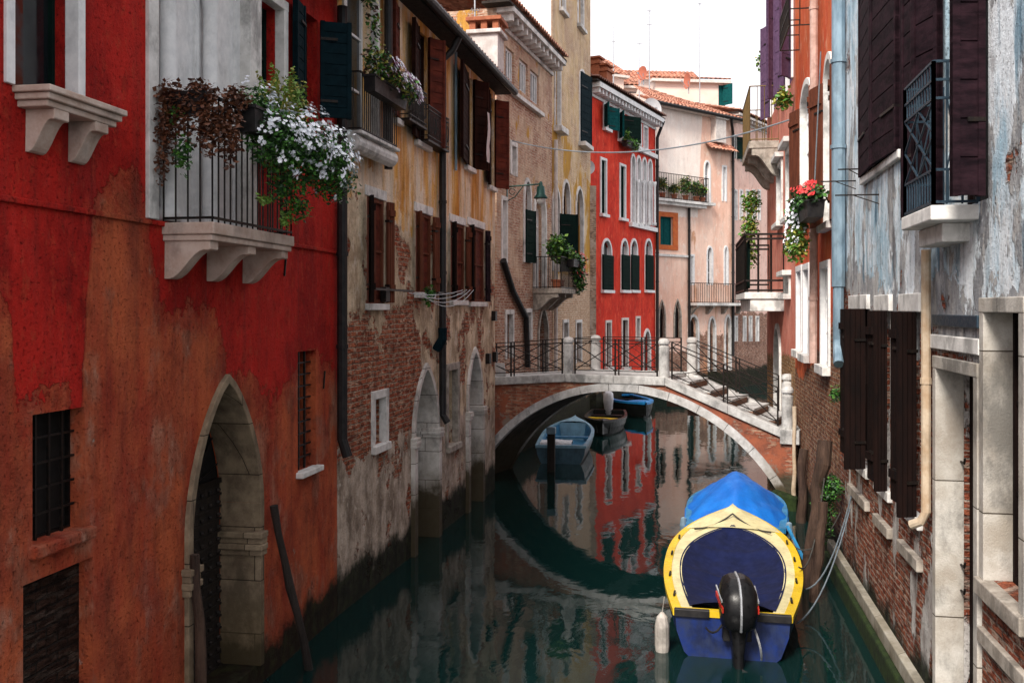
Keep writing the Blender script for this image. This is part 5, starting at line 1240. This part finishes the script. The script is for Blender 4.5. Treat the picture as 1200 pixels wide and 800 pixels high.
# fender and bow line of the motorboat
mb = MB(); mb.lathe([(.02, -.34), (.075, -.3), (.095, -.15), (.095, .1), (.07, .22), (.02, .28)], (0, 0, 0), 12); mb.tube([(0, 0, .27), (.03, -.08, .5)], .008, 5)
o = mb.build('boat_fender', simple('dirty_fender', (.5, .46, .42), (.3, .28, .25), 6, .6, grime=.6), loc=local(YB, .10, .88, .22)); tag(o, 'dirty white fender hanging beside the stern of the yellow boat', 'fender')
def rope(name, pts, r, mat, label, sag=.15):
    mb = MB()
    for a, b in zip(pts[:-1], pts[1:]):
        a, b = Vector(a), Vector(b); mb.tube([a.lerp(b, k / 10) - Vector((0, 0, sag * 4 * (k / 10) * (1 - k / 10))) for k in range(11)], r, 5)
    o = mb.build(name, mat); return tag(o, label, 'rope')
ROPE = simple('blue_grey_rope', (.15, .18, .21), (.08, .10, .12), 40, .9); ROPED = simple('dark_rope', (.03, .03, .028), (.06, .055, .05), 40, .9)
rope('bow_rope', [local(YB, YL * .72, .60, ysh(.72) + .09), local(YB, YL * .86, 0, ysh(.86) + .14), local(YB, YL * .72, -.60, ysh(.72) + .09)], .014, ROPED, 'dark rope slung across the bow of the yellow boat', .06)
# --- boat under bright blue tarpaulin
SKY = paint('sky_blue_hull', (.03, .22, .45)); TARP = simple('bright_blue_tarpaulin', (.008, .17, .62), (.006, .11, .46), 2.5, .45, bump=.4, bscale=9, dist=.03)
p = plan_px(862, 17.5); q = plan_px(864, 21.6)
TB, TL, thw, tsh = boat('covered_boat', 'light blue boat hidden under a bright blue tarpaulin', p, q, 1.86, SKY, SKY, SKY, .50, .62, .9, .1, .85, 0)
mb = MB(); rows = []
for i in range(33):
    t = .02 + .95 * i / 32; w = thw(t) + .05; ridge = tsh(t) + .06 + .60 * sin(pi * min(1, (t * 1.15 + .04))) ** .8
    r = []
    for j in range(25):
        k = j / 12 - 1; prof = (1 - abs(k) ** 1.3)
        fold = .03 * sin(26 * t + 5 * k) * (1 - prof) + .035 * abs(sin(4.5 * k + 7 * t + sin(3 * t))) + .022 * abs(sin(9 * k - 11 * t)) - .03 + random.uniform(-.006, .006)
        z = tsh(t) - .06 + (ridge - tsh(t) + .06) * prof + fold; r.append((t * TL, w * k, z))
    rows.append(r)
mb.grid(rows); o = mb.build('tarpaulin', TARP, smooth=True); o.matrix_world = Matrix.Translation(TB.location) @ Matrix.Rotation(TB.rotation_euler.z, 4, 'Z')
tag(o, 'bright blue tarpaulin humped over the boat behind the yellow motorboat', 'tarpaulin')
for s in (1, -1):
    mb = MB(); mb.lathe([(.02, -.16), (.06, -.13), (.07, 0), (.05, .13), (.02, .15)], (0, 0, 0), 10); o = mb.build('boat_fender', PIPE_BLUE, loc=local(TB, .25, s * .93, .45))
    tag(o, 'small pale fender on the %s flank of the blue tarpaulin boat' % ('wall side' if s < 0 else 'open water side'), 'fender')
mb = MB(); mb.tube([local(TB, .1, -.9, .55), local(TB, -1.6, -1.25, .05)], .03, 6); o = mb.build('boat_oar', SKY); tag(o, 'light blue oar slanting down beside the blue tarpaulin boat', 'oar')
# --- three boats beyond the bridge
GREYB = paint('grey_blue_hull', (.05, .12, .17), grime=.6); LBLUE = paint('light_blue_inside', (.05, .22, .40), grime=.5); BLK = paint('black_tarred_hull', (.012, .014, .013)); AZ = paint('azure_blue', (.02, .26, .62), (.015, .2, .5))
B1, L1, h1, s1 = boat('rowing_boat', 'grey blue rowing boat with a white cloth over its seat, beside a square pile', plan_px(657, 27.9), plan_px(674, 33.4), 1.55, GREYB, paint('pale_blue_rim', (.22, .42, .55)), LBLUE, .50, .72, .9, .07, .8, 2)
mb = MB(); t_ = .07; zz = s1(t_) + .10
pts = [(-.32, zz - .42), (-.30, zz - .02), (-.22, zz), (.22, zz + .01), (.30, zz - .1)]
mb.grid([[(t_ * L1 + a, y, b + .012 * sin(9 * y)) for y in [-.1 - .55 + .9 * j / 8 + .35 for j in range(9)]] for a, b in pts]); o = mb.build('white_cloth', simple('white_cloth_weave', (.72, .75, .78), (.45, .48, .52), 12, .9), smooth=True)
o.matrix_world = Matrix.Translation(B1.location) @ Matrix.Rotation(B1.rotation_euler.z, 4, 'Z'); tag(o, 'white cloth draped over the seat of the grey blue rowing boat', 'cloth')
B2, L2_, h2, s2 = boat('rowing_boat', 'black rowing boat with a yellow plank lying in it', plan_px(713, 38.4), plan_px(706, 33.6), 1.5, BLK, BLK, BLK, .45, .55, .85, .07, .9, 2)
mb = MB(); mb.box(-.62, .62, -.08, .08, -.02, .02); o = mb.build('yellow_plank', YEL, loc=local(B2, L2_ * .70, .0, .50)); o.rotation_euler = (0, 0, B2.rotation_euler.z + 1.25); tag(o, 'yellow plank lying across the black rowing boat', 'plank')
mb = MB(); rbox([(-.45, 0, .10, .10), (-.1, 0, .16, .16), (.25, -.02, .24, .2), (.5, .02, .22, .19), (.62, .06, .1, .1)], 14, 0, mb); o = mb.build('covered_motor', simple('white_motor_hood', (.62, .63, .66), (.5, .5, .53), 5, .8, bump=.4, bscale=12), smooth=True, loc=local(B2, .0, .0, .62)); o.rotation_euler = (0, .35, B2.rotation_euler.z)
tag(o, 'outboard motor wrapped in a white hood between black boat and azure boat', 'motor')
B3, L3_, h3, s3 = boat('rowing_boat', 'azure blue rowing boat with a dark inside, farthest of those under the bridge', plan_px(722, 44.2), plan_px(757, 39.4), 1.7, BLK, AZ, BLK, .55, .62, .85, .16, .78, 1)

# ================================================================== piles, poles, ropes on the canal
def pile(label, base, top, r, mat, cat='pile', name='mooring_pile', group='mooring piles'):
    b, t_ = Vector(base), Vector(top); mb = MB(); n = 9
    pts = [b.lerp(t_, i / n) + Vector((random.uniform(-1, 1), random.uniform(-1, 1), 0)) * r * .25 for i in range(n + 1)]
    mb.tube(pts, [r * random.uniform(.85, 1.1) * (1 - .12 * i / n) for i in range(n + 1)], 10, 0)
    o = mb.build(name, mat); return tag(o, label, cat, group)
dn = Vector((0, 0, -1.0))
def pl(px, ypb, pxt, yt, label, r, dZ=0.0, mat=TIMBER, **k):
    Z = FPX * EYE / (ypb - HY); return pile(label, at(px, ypb, Z) + dn, at(pxt, yt, Z + dZ), r, mat, **k)
pl(938, 612, 941, 526, 'upright brown pile near the right foot of the bridge', .10)
pl(936, 690, 966, 516, 'tall leaning pile behind the hanging weed on the right bank', .125, .3)
pl(946, 706, 966, 588, 'short leaning pile in front of the hanging weed', .085, .2)
pl(930, 597, 931, 476, 'pale upright pole against the orange wall beside the bridge end', .05, 0, PIPE_CREAM, name='mooring_pole')
Z = 26.6; b = at(646, HY, Z); mb = MB(); mb.box(-.10, .10, -.10, .10, -1, 1.02); o = mb.build('mooring_pile', TIMBER_DARK, bevel=.01, loc=(b.x, b.y, 0)); mb = MB(); mb.box(-.12, .12, -.12, .12, 1.023, 1.20); c_ = mb.build('pile_cap', PIPE_BLUE, o, bevel=.02)
tag(o, 'square dark pile with a pale cap standing before the grey blue boat', 'pile', 'mooring piles')
# poles leaning at the red house
o = pile('black weathered pole leaning against the red house right of the water gate', RH.world(RH.uz(330, HY)[0] + .1, .55, -1.0), RH.world(RH.uz(314, HY)[0], .06, RH.uz(314, 592)[1]), .055, TIMBER_DARK, 'pole', 'leaning_pole', None)
o = pile('curved plank post standing before the left jamb of the red water gate', RH.world(GATE[0] - .02, .22, -1.0), RH.world(GATE[0] - .06, .10, RH.uz(216, 650)[1]), .06, TIMBER, 'post', 'gate_post', None)
for i, (a, b, sg, mt, lb) in enumerate((
        ((1000, 572, 14.6), (944, 690, 14.5), .35, ROPE, 'pale rope sagging from the wall by the shutters to the short pile'),
        ((996, 596, 14.4), (934, 730, 13.2), .30, ROPE, 'pale rope looping from the weed clump to the yellow boat stern'),
        ((966, 560, 15.4), (936, 664, 14.0), .45, ROPED, 'dark slack rope from the tall pile to the yellow boat'),
        ((985, 600, 15.0), (930, 640, 15.5), .25, ROPED, 'dark slack rope from the weed clump to the yellow bow'))):
    rope('mooring_rope', [at(*a), at(*b)], .012, mt, lb, sg)

# ================================================================== plants
def plant(name, label, cat, parts, group=None, loc=(0, 0, 0)):
    o = thing(name, label, cat, loc, 0, group)
    for nm, mb, mats in parts:
        x = mb.build(nm, mats, o); x.matrix_parent_inverse = Matrix.Translation(-Vector(loc))
    return o
def clump(F, cs, n, size, nm, out=True):
    """leaf cloud made of several ellipsoids (u, o, z, ru, ro, rz) in a facade's own coordinates, weighted by volume"""
    ws = [c[3] * c[4] * c[5] for c in cs]
    def pos():
        c = random.choices(cs, ws)[0]; e = ell((0, 0, 0), c[3], c[4], c[5], .25)
        return F.world(c[0] + e.x, c[1] + e.y, c[2] + e.z), None
    return leaves(n, pos, size, nm)
def planter(F, u0, u1, o0, o1, z0, z1, label, mat=TERRACOTTA):
    mb = MB(); c = F.world((u0 + u1) / 2, (o0 + o1) / 2, z0); a, b = (u1 - u0) / 2, abs(o1 - o0) / 2; h = z1 - z0
    P0 = [(-a * .94, -b * .85), (a * .94, -b * .85), (a * .94, b * .85), (-a * .94, b * .85)]; P1 = [(-a, -b), (a, -b), (a, b), (-a, b)]
    mb.add([(x, y, 0) for x, y in P0] + [(x, y, h) for x, y in P1], [(3, 2, 1, 0), (0, 1, 5, 4), (1, 2, 6, 5), (2, 3, 7, 6), (3, 0, 4, 7)])
    mb.add([(x * .98, y * .95, h - .03) for x, y in P1], [(0, 1, 2, 3)])
    for (x0, y0), (x1, y1) in zip(P1, P1[1:] + P1[:1]): mb.bar((x0, y0, h), (x1, y1, h), .03, .03)
    o = mb.build('planter_box', mat, loc=c); o.rotation_euler = (0, 0, atan2(F.d.y, F.d.x)); return tag(o, label, 'planter', 'flower boxes')
def pot(F, u, o_, z, r, h, label):
    mb = MB(); mb.lathe([(r * .68, 0), (r * .95, h * .85), (r * 1.1, h * .85), (r * 1.1, h), (r * .9, h), (r * .9, h * .9)], (0, 0, 0), 14)
    o = mb.build('flower_pot', TERRACOTTA, loc=F.world(u, o_, z)); return tag(o, label, 'flower pot', 'flower pots')
F = RH
planter(F, Y0 - .14, Y0 - .01, .10, .50, 6.22, 6.42, 'dark planter behind the dry brown hanging plant', PIPE_DARK)
planter(F, Y0 + .35, Y1, .56, .78, 6.14, 6.38, 'dark planter under the white flowering plant', PIPE_DARK)
pts = [(Y0 - .10, .14, 6.42, .18, .16, .14), (Y0 - .06, .42, 6.44, .2, .18, .14), (Y0 - .14, .12, 6.12, .12, .13, .38), (Y0 - .16, .30, 6.2, .1, .1, .3), (Y0 - .10, .52, 6.14, .16, .15, .34), (Y0 + .10, .64, 6.1, .16, .12, .36), (Y0 - .16, .08, 5.80, .08, .07, .26), (Y0 + .2, .66, 6.44, .22, .14, .12)]
plant('dry_plant', 'dry brown hanging plant spilling over the red house balcony rail', 'plant', [('foliage', clump(F, pts, 2600, .055, 3), [LEAF_B, LEAF_BD, LEAF_B]),
    ('green_shoots', clump(F, [(Y0 - .16, .30, 5.86, .10, .10, .22)], 120, .06, 2), [LEAF_M, LEAF_D]), ('green_shoots', clump(F, [(Y0 - .18, .24, 6.22, .08, .08, .1)], 40, .06, 2), [LEAF_M, LEAF_D])], loc=F.world(Y0 - .1, .35, 6.3))
cs = [(Y0 + .75, .62, 6.46, .45, .22, .20), (Y0 + .95, .76, 6.12, .46, .26, .38), (Y0 + 1.40, .84, 6.16, .46, .32, .42), (Y0 + 1.85, .90, 6.06, .42, .36, .42), (Y0 + .62, .70, 6.16, .22, .16, .32), (Y0 + 1.25, .72, 5.74, .38, .20, .26), (Y0 + 1.55, .72, 5.52, .28, .14, .18), (Y0 + 2.2, .92, 5.9, .26, .30, .30)]
def bl():
    c = random.choices(cs[:5], [.35, .8, 1.5, 1.5, .15])[0]
    v = Vector((random.gauss(0, 1), random.gauss(.7, .6), random.gauss(.35, .7))).normalized(); e = Vector((v.x * c[3], v.y * c[4], v.z * c[5])) * random.uniform(.95, 1.12)
    return F.world(c[0] + e.x, c[1] + e.y, c[2] + e.z), F.d * v.x + F.nrm * v.y + Vector((0, 0, v.z + .3))
cl = []
for _ in range(190):
    p_, n_ = bl(); cl.append((p_, n_))
def blc():
    p_, n_ = random.choice(cl); return p_ + Vector((random.gauss(0, .028), random.gauss(0, .028), random.gauss(0, .025))), n_ + Vector((random.gauss(0, .3), random.gauss(0, .3), random.gauss(0, .3)))
plant('flowering_plant', 'lush green plant covered in white flowers on the red house balcony', 'plant', [('foliage', clump(F, cs, 7000, .052, 4), [LEAF_D, LEAF_M, LEAF_D, LEAF_M]), ('blossoms', blossoms(1150, blc, .022), [PETAL_W]),
    *[('trailing_shoots', clump(F, [c_], 55, .05, 1), [LEAF_L]) for c_ in ((Y0 + .75, .70, 5.52, .2, .06, .05), (Y0 + 1.5, .64, 5.42, .12, .06, .14), (Y0 + 1.35, .66, 5.36, .08, .05, .08))]], loc=F.world(Y0 + 1.6, .67, 6.1))
def sprigs(F, us, o_, z, h, n, mats, size=.05):
    mb = MB()
    for _ in range(n):
        u = random.uniform(*us); p0 = F.world(u, o_ + random.uniform(-.1, .1), z); tip = p0 + F.d * random.uniform(-.2, .2) + F.nrm * random.uniform(-.1, .15) + Vector((0, 0, h * random.uniform(.6, 1.1)))
        for k in range(16):
            q = p0.lerp(tip, k / 15); l = leaves(2, lambda: (q, None), size, len(mats)); mb.add(l.v, l.f); mb.m[-len(l.f):] = l.m
    return mb
plant('spiky_plant', 'upright yellow green plant behind the white flowers', 'plant', [('foliage', sprigs(F, (Y1 - .55, Y1 + .25), .45, 6.40, .62, 60, [LEAF_L, LEAF_Y], .05), [LEAF_L, LEAF_Y])], loc=F.world(Y1 - .1, .45, 6.35))
# loggia flower box on the ochre house
F = OH; a, b, zl = LOG
planter(F, a + .1, b - .1, .34, .52, zl + .58, zl + .80, 'dark planter hung on the loggia rail of the ochre house', PIPE_DARK)
cs2 = [(a + .3, .45, zl + 1.05, .3, .22, .3), (a + .8, .5, zl + .98, .35, .24, .25), (b - .35, .55, zl + .9, .3, .24, .2), (b - .1, .6, zl + .82, .2, .15, .14), (a + .4, .4, zl + 1.6, .12, .12, .4), (a + .15, .4, zl + 1.9, .16, .12, .2)]
def bl2():
    c = random.choice(cs2[1:4]); v = Vector((random.gauss(0, 1), random.gauss(.8, .5), random.gauss(.3, .6))).normalized(); return F.world(c[0] + v.x * c[3], c[1] + v.y * c[4], c[2] + v.z * c[5]), F.nrm + Vector((0, 0, .5))
plant('flowering_plant', 'mixed mauve and white flowers in the loggia of the ochre house', 'plant', [('foliage', clump(F, cs2, 1100, .075, 4), [LEAF_D, LEAF_M, LEAF_Y, LEAF_BD]), ('blossoms', blossoms(110, bl2, .055, 2), [PETAL_W, PETAL_P])], loc=F.world(a + .6, .43, zl + .7))
plant('wall_weed', 'small green weed growing at the iron bar of the ochre house', 'plant', [('foliage', clump(F, [(F.uz(496, HY)[0], .12, F.uz(496, 344)[1], .18, .1, .2)], 90, .09, 2), [LEAF_M, LEAF_D])], loc=F.world(F.uz(496, HY)[0], .05, F.uz(496, 350)[1]))
# brick house balcony
F, u0, u1, PB, zs = BB
for k, (uu, r) in enumerate(((u0 + .35, .17), (u0 + .85, .15))): pot(F, uu, PB * .75, zs, r, .28, ('larger' if k == 0 else 'smaller') + ' terracotta pot on the brick house balcony floor')
planter(F, u0 + .9, u1 + .1, PB - .05, PB + .2, zs + .72, zs + .95, 'dark planter on the brick house balcony rail', PIPE_DARK)
cs3 = [(u0 + .7, PB * .7, zs + 1.35, .55, .4, .45), (u0 + 1.2, PB * .8, zs + 1.15, .5, .4, .35), (u0 + 1.9, PB + .05, zs + .95, .5, .3, .3), (u1 - .3, PB + .1, zs + .55, .5, .25, .4), (u1, PB + .1, zs + .2, .35, .2, .35)]
def bl3():
    v = Vector((random.gauss(0, 1), random.gauss(.5, .5), random.gauss(.2, .6))).normalized(); c = random.choice(cs3[2:4]); return F.world(c[0] + v.x * c[3] + .2, c[1] + v.y * c[4], c[2] + v.z * c[5]), F.nrm + Vector((0, 0, .4))
plant('balcony_shrub', 'bushy green shrub with red flowers on the brick house balcony', 'plant', [('foliage', clump(F, cs3, 2000, .13, 3), [LEAF_M, LEAF_D, LEAF_D]), ('bright_shoots', clump(F, cs3[:2], 420, .14, 1), [LEAF_L]), ('blossoms', blossoms(40, bl3, .07), [PETAL_R])], loc=F.world(u0 + 1.2, PB * .8, zs))
# window box on the scarlet house
F = FR; a, b, c, d = PW; planter(F, a - .1, b + .9, .18, .45, c - .35, c - .1, 'window box with plants on the scarlet house', PIPE_DARK)
plant('box_plant', 'small plant in the window box of the scarlet house', 'plant', [('foliage', clump(F, [(a + .1, .35, c + .1, .35, .2, .35), (b + .4, .4, c - .15, .6, .25, .3)], 420, .12, 3), [LEAF_M, LEAF_L, LEAF_D])], loc=F.world(a + .3, .3, c - .15))
# terrace of the pink house
F, ut, PT, zt = TERR
for k, (f, h, w) in enumerate(((.12, .75, .3), (.35, .45, .3), (.58, .95, .45), (.80, .8, .4), (.93, .6, .3))):
    uu = ut * f; pot(F, uu, PT - .26, zt, .17, .3, '%s pot on the pink house terrace from its scarlet neighbour' % ('first', 'second', 'third', 'fourth', 'fifth')[k])
    plant('terrace_plant', '%s potted plant on the pink house terrace from its scarlet neighbour' % ('first', 'second', 'third', 'fourth', 'fifth')[k], 'plant', [('foliage', clump(F, [(uu, PT - .26, zt + .35 + h * .55, w, .26, h * .55)], 360, .14, 3), [LEAF_M, LEAF_Y, LEAF_D])], 'terrace plants', F.world(uu, PT - .26, zt + .28))
# geraniums on the orange house
F = OR; ug, zg = F.uz(974, HY)[0], F.uz(970, 262)[1]
planter(F, ug - .75, ug + .55, .20, .50, zg + .02, zg + .30, 'black window box holding the red geraniums on the orange house', PIPE_DARK)
cs4 = [(ug - .45, .36, zg + .40, .45, .24, .22), (ug + .25, .42, zg + .42, .45, .26, .24), (ug + .8, .45, zg + .18, .35, .24, .3), (ug + .75, .5, zg - .25, .3, .22, .42), (ug + .55, .55, zg - .35, .2, .2, .35)]
def gb(cset, k):
    def f():
        c = random.choice(cset); v = Vector((random.gauss(-.3, .8), random.gauss(.4, .7), random.gauss(k, .6))).normalized(); return F.world(c[0] + v.x * c[3], c[1] + v.y * c[4], c[2] + v.z * c[5] * 1.1), F.nrm + Vector((0, -1, .5))
    return f
gq = [gb(cs4[:2], .9)() for _ in range(26)]
def gcl():
    p_, n_ = random.choice(gq); return p_ + Vector((random.gauss(0, .03), random.gauss(0, .03), random.gauss(0, .025))), n_ + Vector((random.gauss(0, .4), random.gauss(0, .4), random.gauss(0, .4)))
plant('geranium_plant', 'red geraniums with trailing green vine on the orange house wall', 'plant', [('foliage', clump(F, cs4[:3], 1300, .09, 3), [LEAF_D, LEAF_M, LEAF_D]), ('trailing_vine', clump(F, cs4[3:], 900, .08, 3), [LEAF_L, LEAF_M, LEAF_Y]), ('red_blossoms', blossoms(80, gcl, .033), [PETAL_R]), ('white_blossoms', blossoms(110, gb(cs4[2:4], .4), .035), [PETAL_W])], loc=F.world(ug, .35, zg + .25))
F = CO; u0, u1, PB1, zs = UB
plant('hanging_vine', 'yellow green vine hanging below the upper balcony of the coral house', 'plant', [('foliage', clump(F, [(u1 + .2, .5, zs - 1.3, .35, .3, .4), (u1 + .3, .55, zs - 2.1, .35, .28, .7), (u1 + .25, .5, zs - 2.9, .22, .2, .45)], 1000, .12, 3), [LEAF_Y, LEAF_L, LEAF_M])], loc=F.world(u1, .05, zs - 1.0))
plant('roof_creeper', 'tuft of yellow green creeper high on the coral house corner', 'plant', [('foliage', clump(F, [(F.L - .02, .08, F.uz(899, 72)[1], .28, .28, .35)], 260, .12, 3), [LEAF_Y, LEAF_L, LEAF_M])], loc=F.world(F.L - .05, .05, F.uz(899, 75)[1]))
F = PE; c = (F.uz(988, HY)[0], F.uz(985, 575)[1])
plant('hanging_weed', 'dark mossy weed hanging from the brick base by the piles', 'plant', [('foliage', clump(F, [(c[0] - .1, .22, c[1] + .12, .45, .22, .22), (c[0], .30, c[1] - .2, .35, .2, .35), (c[0] - .1, .3, c[1] - .55, .2, .14, .25)], 2600, .05, 3), [LEAF_D, LEAF_M, LEAF_D])], loc=F.world(c[0], .02, c[1]))
plant('wall_weed', 'small weed tuft below the end of the blue drainpipe', 'plant', [('foliage', clump(F, [(F.uz(993, HY)[0], .15, F.uz(990, 460)[1], .18, .14, .16)], 200, .05, 2), [LEAF_M, LEAF_D])], loc=F.world(F.uz(993, HY)[0], .03, F.uz(990, 463)[1]))
F = CO
plant('wall_weed', 'green fern tuft on the white cornice of the coral house', 'plant', [('foliage', clump(F, [(.3, .25, F.uz(929, 118)[1], .25, .22, .3)], 200, .12, 2), [LEAF_M, LEAF_Y])], loc=F.world(.3, .05, F.uz(929, 118)[1]))

# ================================================================== lamp, cables, aerials, dishes, laundry
F = BH; ul, zl_ = F.uz(594, HY)[0], F.uz(594, 219)[1]
LP = thing('wall_lamp', 'green bell shaped street lamp on a long wall bracket of the brick house', 'street lamp', F.world(ul, 0, zl_), atan2(F.d.y, F.d.x))
LG = simple('lamp_green', (.01, .06, .05), (.008, .04, .035), 8, .4, .2)
mb = MB(); q = lambda o_, z: (0, -o_, z); mb.tube([q(0, 0), q(1.05, .05)], .022, 8); mb.tube([q(0, -.42), q(.25, -.30), q(.45, -.05), q(.5, .02)], .014, 6)
for k in range(12): pass
mb.tube([q(.16 + .09 * cos(t_ * .6), -.14 + .09 * sin(t_ * .6)) for t_ in range(11)], .01, 5); mb.box(-.05, .05, -.02, .0, -.5, .1); mb.build('bracket', LG, LP)
mb = MB(); mb.lathe([(.03, .12), (.05, .08), (.06, 0), (.11, -.03), (.13, -.25), (.20, -.34), (.20, -.37)], (0, -1.02, 0), 14); mb.build('lamp_shade', LG, LP, smooth=True)
mb = MB(); mb.lathe([(.15, -.375), (.14, -.45), (.09, -.53), (.02, -.56)], (0, -1.02, 0), 14); mb.build('lamp_glass', simple('lamp_glass', (.6, .62, .62), (.5, .52, .52), 3, .2, bump=.02), LP, smooth=True)
CABLE = simple('grey_cable', (.20, .23, .26), (.13, .15, .17), 10, .6)
def cable(label, a, b, sag, r=.018, mat=CABLE):
    mb = MB(); a, b = Vector(a), Vector(b); mb.tube([a.lerp(b, k / 24) - Vector((0, 0, sag * 4 * (k / 24) * (1 - k / 24))) for k in range(25)], r, 6); o = mb.build('overhead_cable', mat); return tag(o, label, 'cable')
u, z = BH.uz(599, 165); u2, z2 = OR.uz(934, 138)
cable('pale cable slung across the canal from the brick house to the orange house', BH.world(u, .02, z), OR.world(u2, .02, z2), .55, .019)
u, z = OR.uz(976, 60); u2, z2 = OR.uz(971, 232); cable('white wire hanging down the orange house front beside the shutters', OR.world(u, .2, z), OR.world(u2, .25, z2), 0, .012)
F = OH
LN = simple('white_line', (.6, .62, .66), (.45, .48, .5), 20, .8); mb = MB()
a, b = F.world(F.uz(452, HY)[0], .4, F.uz(452, 342)[1] - .02), F.world(F.uz(520, HY)[0], .4, F.uz(520, 341)[1] + .02)
for k in range(4):
    s = .06 + .07 * k; mb.tube([a.lerp(b, i / 14) + F.nrm * .07 * k - Vector((0, 0, s * 4 * (i / 14) * (1 - i / 14))) for i in range(15)], .006, 4)
tag(mb.build('washing_line', LN), 'slack white washing lines between the iron bars of the ochre house', 'washing line')
u, z = F.uz(556, 190); mb = MB(); w_ = [[F.world(F.uz(553, HY)[0] + .0 + .22 * i / 4, .35 + .02 * sin(3 * i + j), F.uz(553, 132)[1] - 1.1 * j / 6) for i in range(5)] for j in range(7)]; mb.grid(w_)
o = mb.build('white_towel', simple('towel_white', (.6, .56, .56), (.5, .42, .42), 9, .9), smooth=True); tag(o, 'white towel hanging by the far brown shutters of the ochre house', 'towel')
ALU = simple('aerial_metal', (.35, .37, .4), (.25, .26, .28), 8, .4, .5)
def aerial(label, px, yt, yb, Z, arms=((.05, .5), (.14, .4))):
    b, t_ = at(px, yb, Z), at(px, yt, Z); o = thing('roof_aerial', label, 'aerial', b, .4, 'aerials on the roofs'); h = t_.z - b.z
    mb = MB(); mb.tube([(0, 0, -1.2), (0, 0, h)], [.035, .02], 6); mb.build('mast', ALU, o)
    mb = MB()
    for f, w in arms:
        mb.bar((-w, 0, h * (1 - f)), (w, 0, h * (1 - f)), .02, .02)
        for k in range(4): mb.bar((-w + 2 * w * k / 3, -.16, h * (1 - f)), (-w + 2 * w * k / 3, .16, h * (1 - f)), .012, .012)
    mb.build('antenna', ALU, o)
aerial('thin aerial behind the chimneys of the scarlet house', 719, 31, 76, 60, ((.4, .1),))
aerial('short aerial with a small crossbar on the long tiled roof', 749, 50, 108, 58, ((.02, .22),))
aerial('tall thick aerial rising before the long tiled roof', 761, 11, 118, 54, ((.02, .12), (.17, .14)))
aerial('tallest thin aerial above the flat topped pink house', 820, 3, 98, 60, ((.02, .1),))
aerial('aerial mast beside the square chimney of the ochre house', 556.5, -8, 60, 25, ((.3, .1),))
def dish(label, px, py, Z, r, mat, az):
    o = thing('satellite_dish', label, 'satellite dish', at(px, py, Z), az, 'satellite dishes')
    mb = MB(); rows = [[(-(.22 * r) * (1 - k * k) , r * k * cos(t_), r * k * sin(t_)) for t_ in [2 * pi * j / 18 for j in range(19)]] for k in (0.02, .35, .7, 1)]; mb.grid(rows); mb.build('reflector', mat, o, smooth=True)
    mb = MB(); mb.tube([(-.1 * r, 0, -.9 * r), (.7 * r, 0, -.1 * r)], .02, 5); mb.box(.62 * r, .8 * r, -.05, .05, -.16 * r, 0); mb.tube([(-.2 * r, 0, 0), (-.25 * r, 0, -1.6 * r)], .03, 5); mb.build('arm', ALU, o)
DW = simple('dish_white', (.62, .63, .66), (.5, .5, .52), 4, .5); DR = simple('dish_terracotta', (.42, .13, .08), (.34, .1, .06), 4, .6)
dish('large white dish at the right end of the scarlet house cornice', 764, 128, 49.5, .56, DW, -1.0)
dish('terracotta dish on the long tiled roof', 752.5, 86, 57, .42, DR, -2.4)
dish('terracotta dish in front of the flat topped pink house', 805, 95, 56, .46, DR, -2.7)
dish('small grey dish at the corner of the tall brick house', 689, 196, Ze + .2, .3, DW, -1.2)
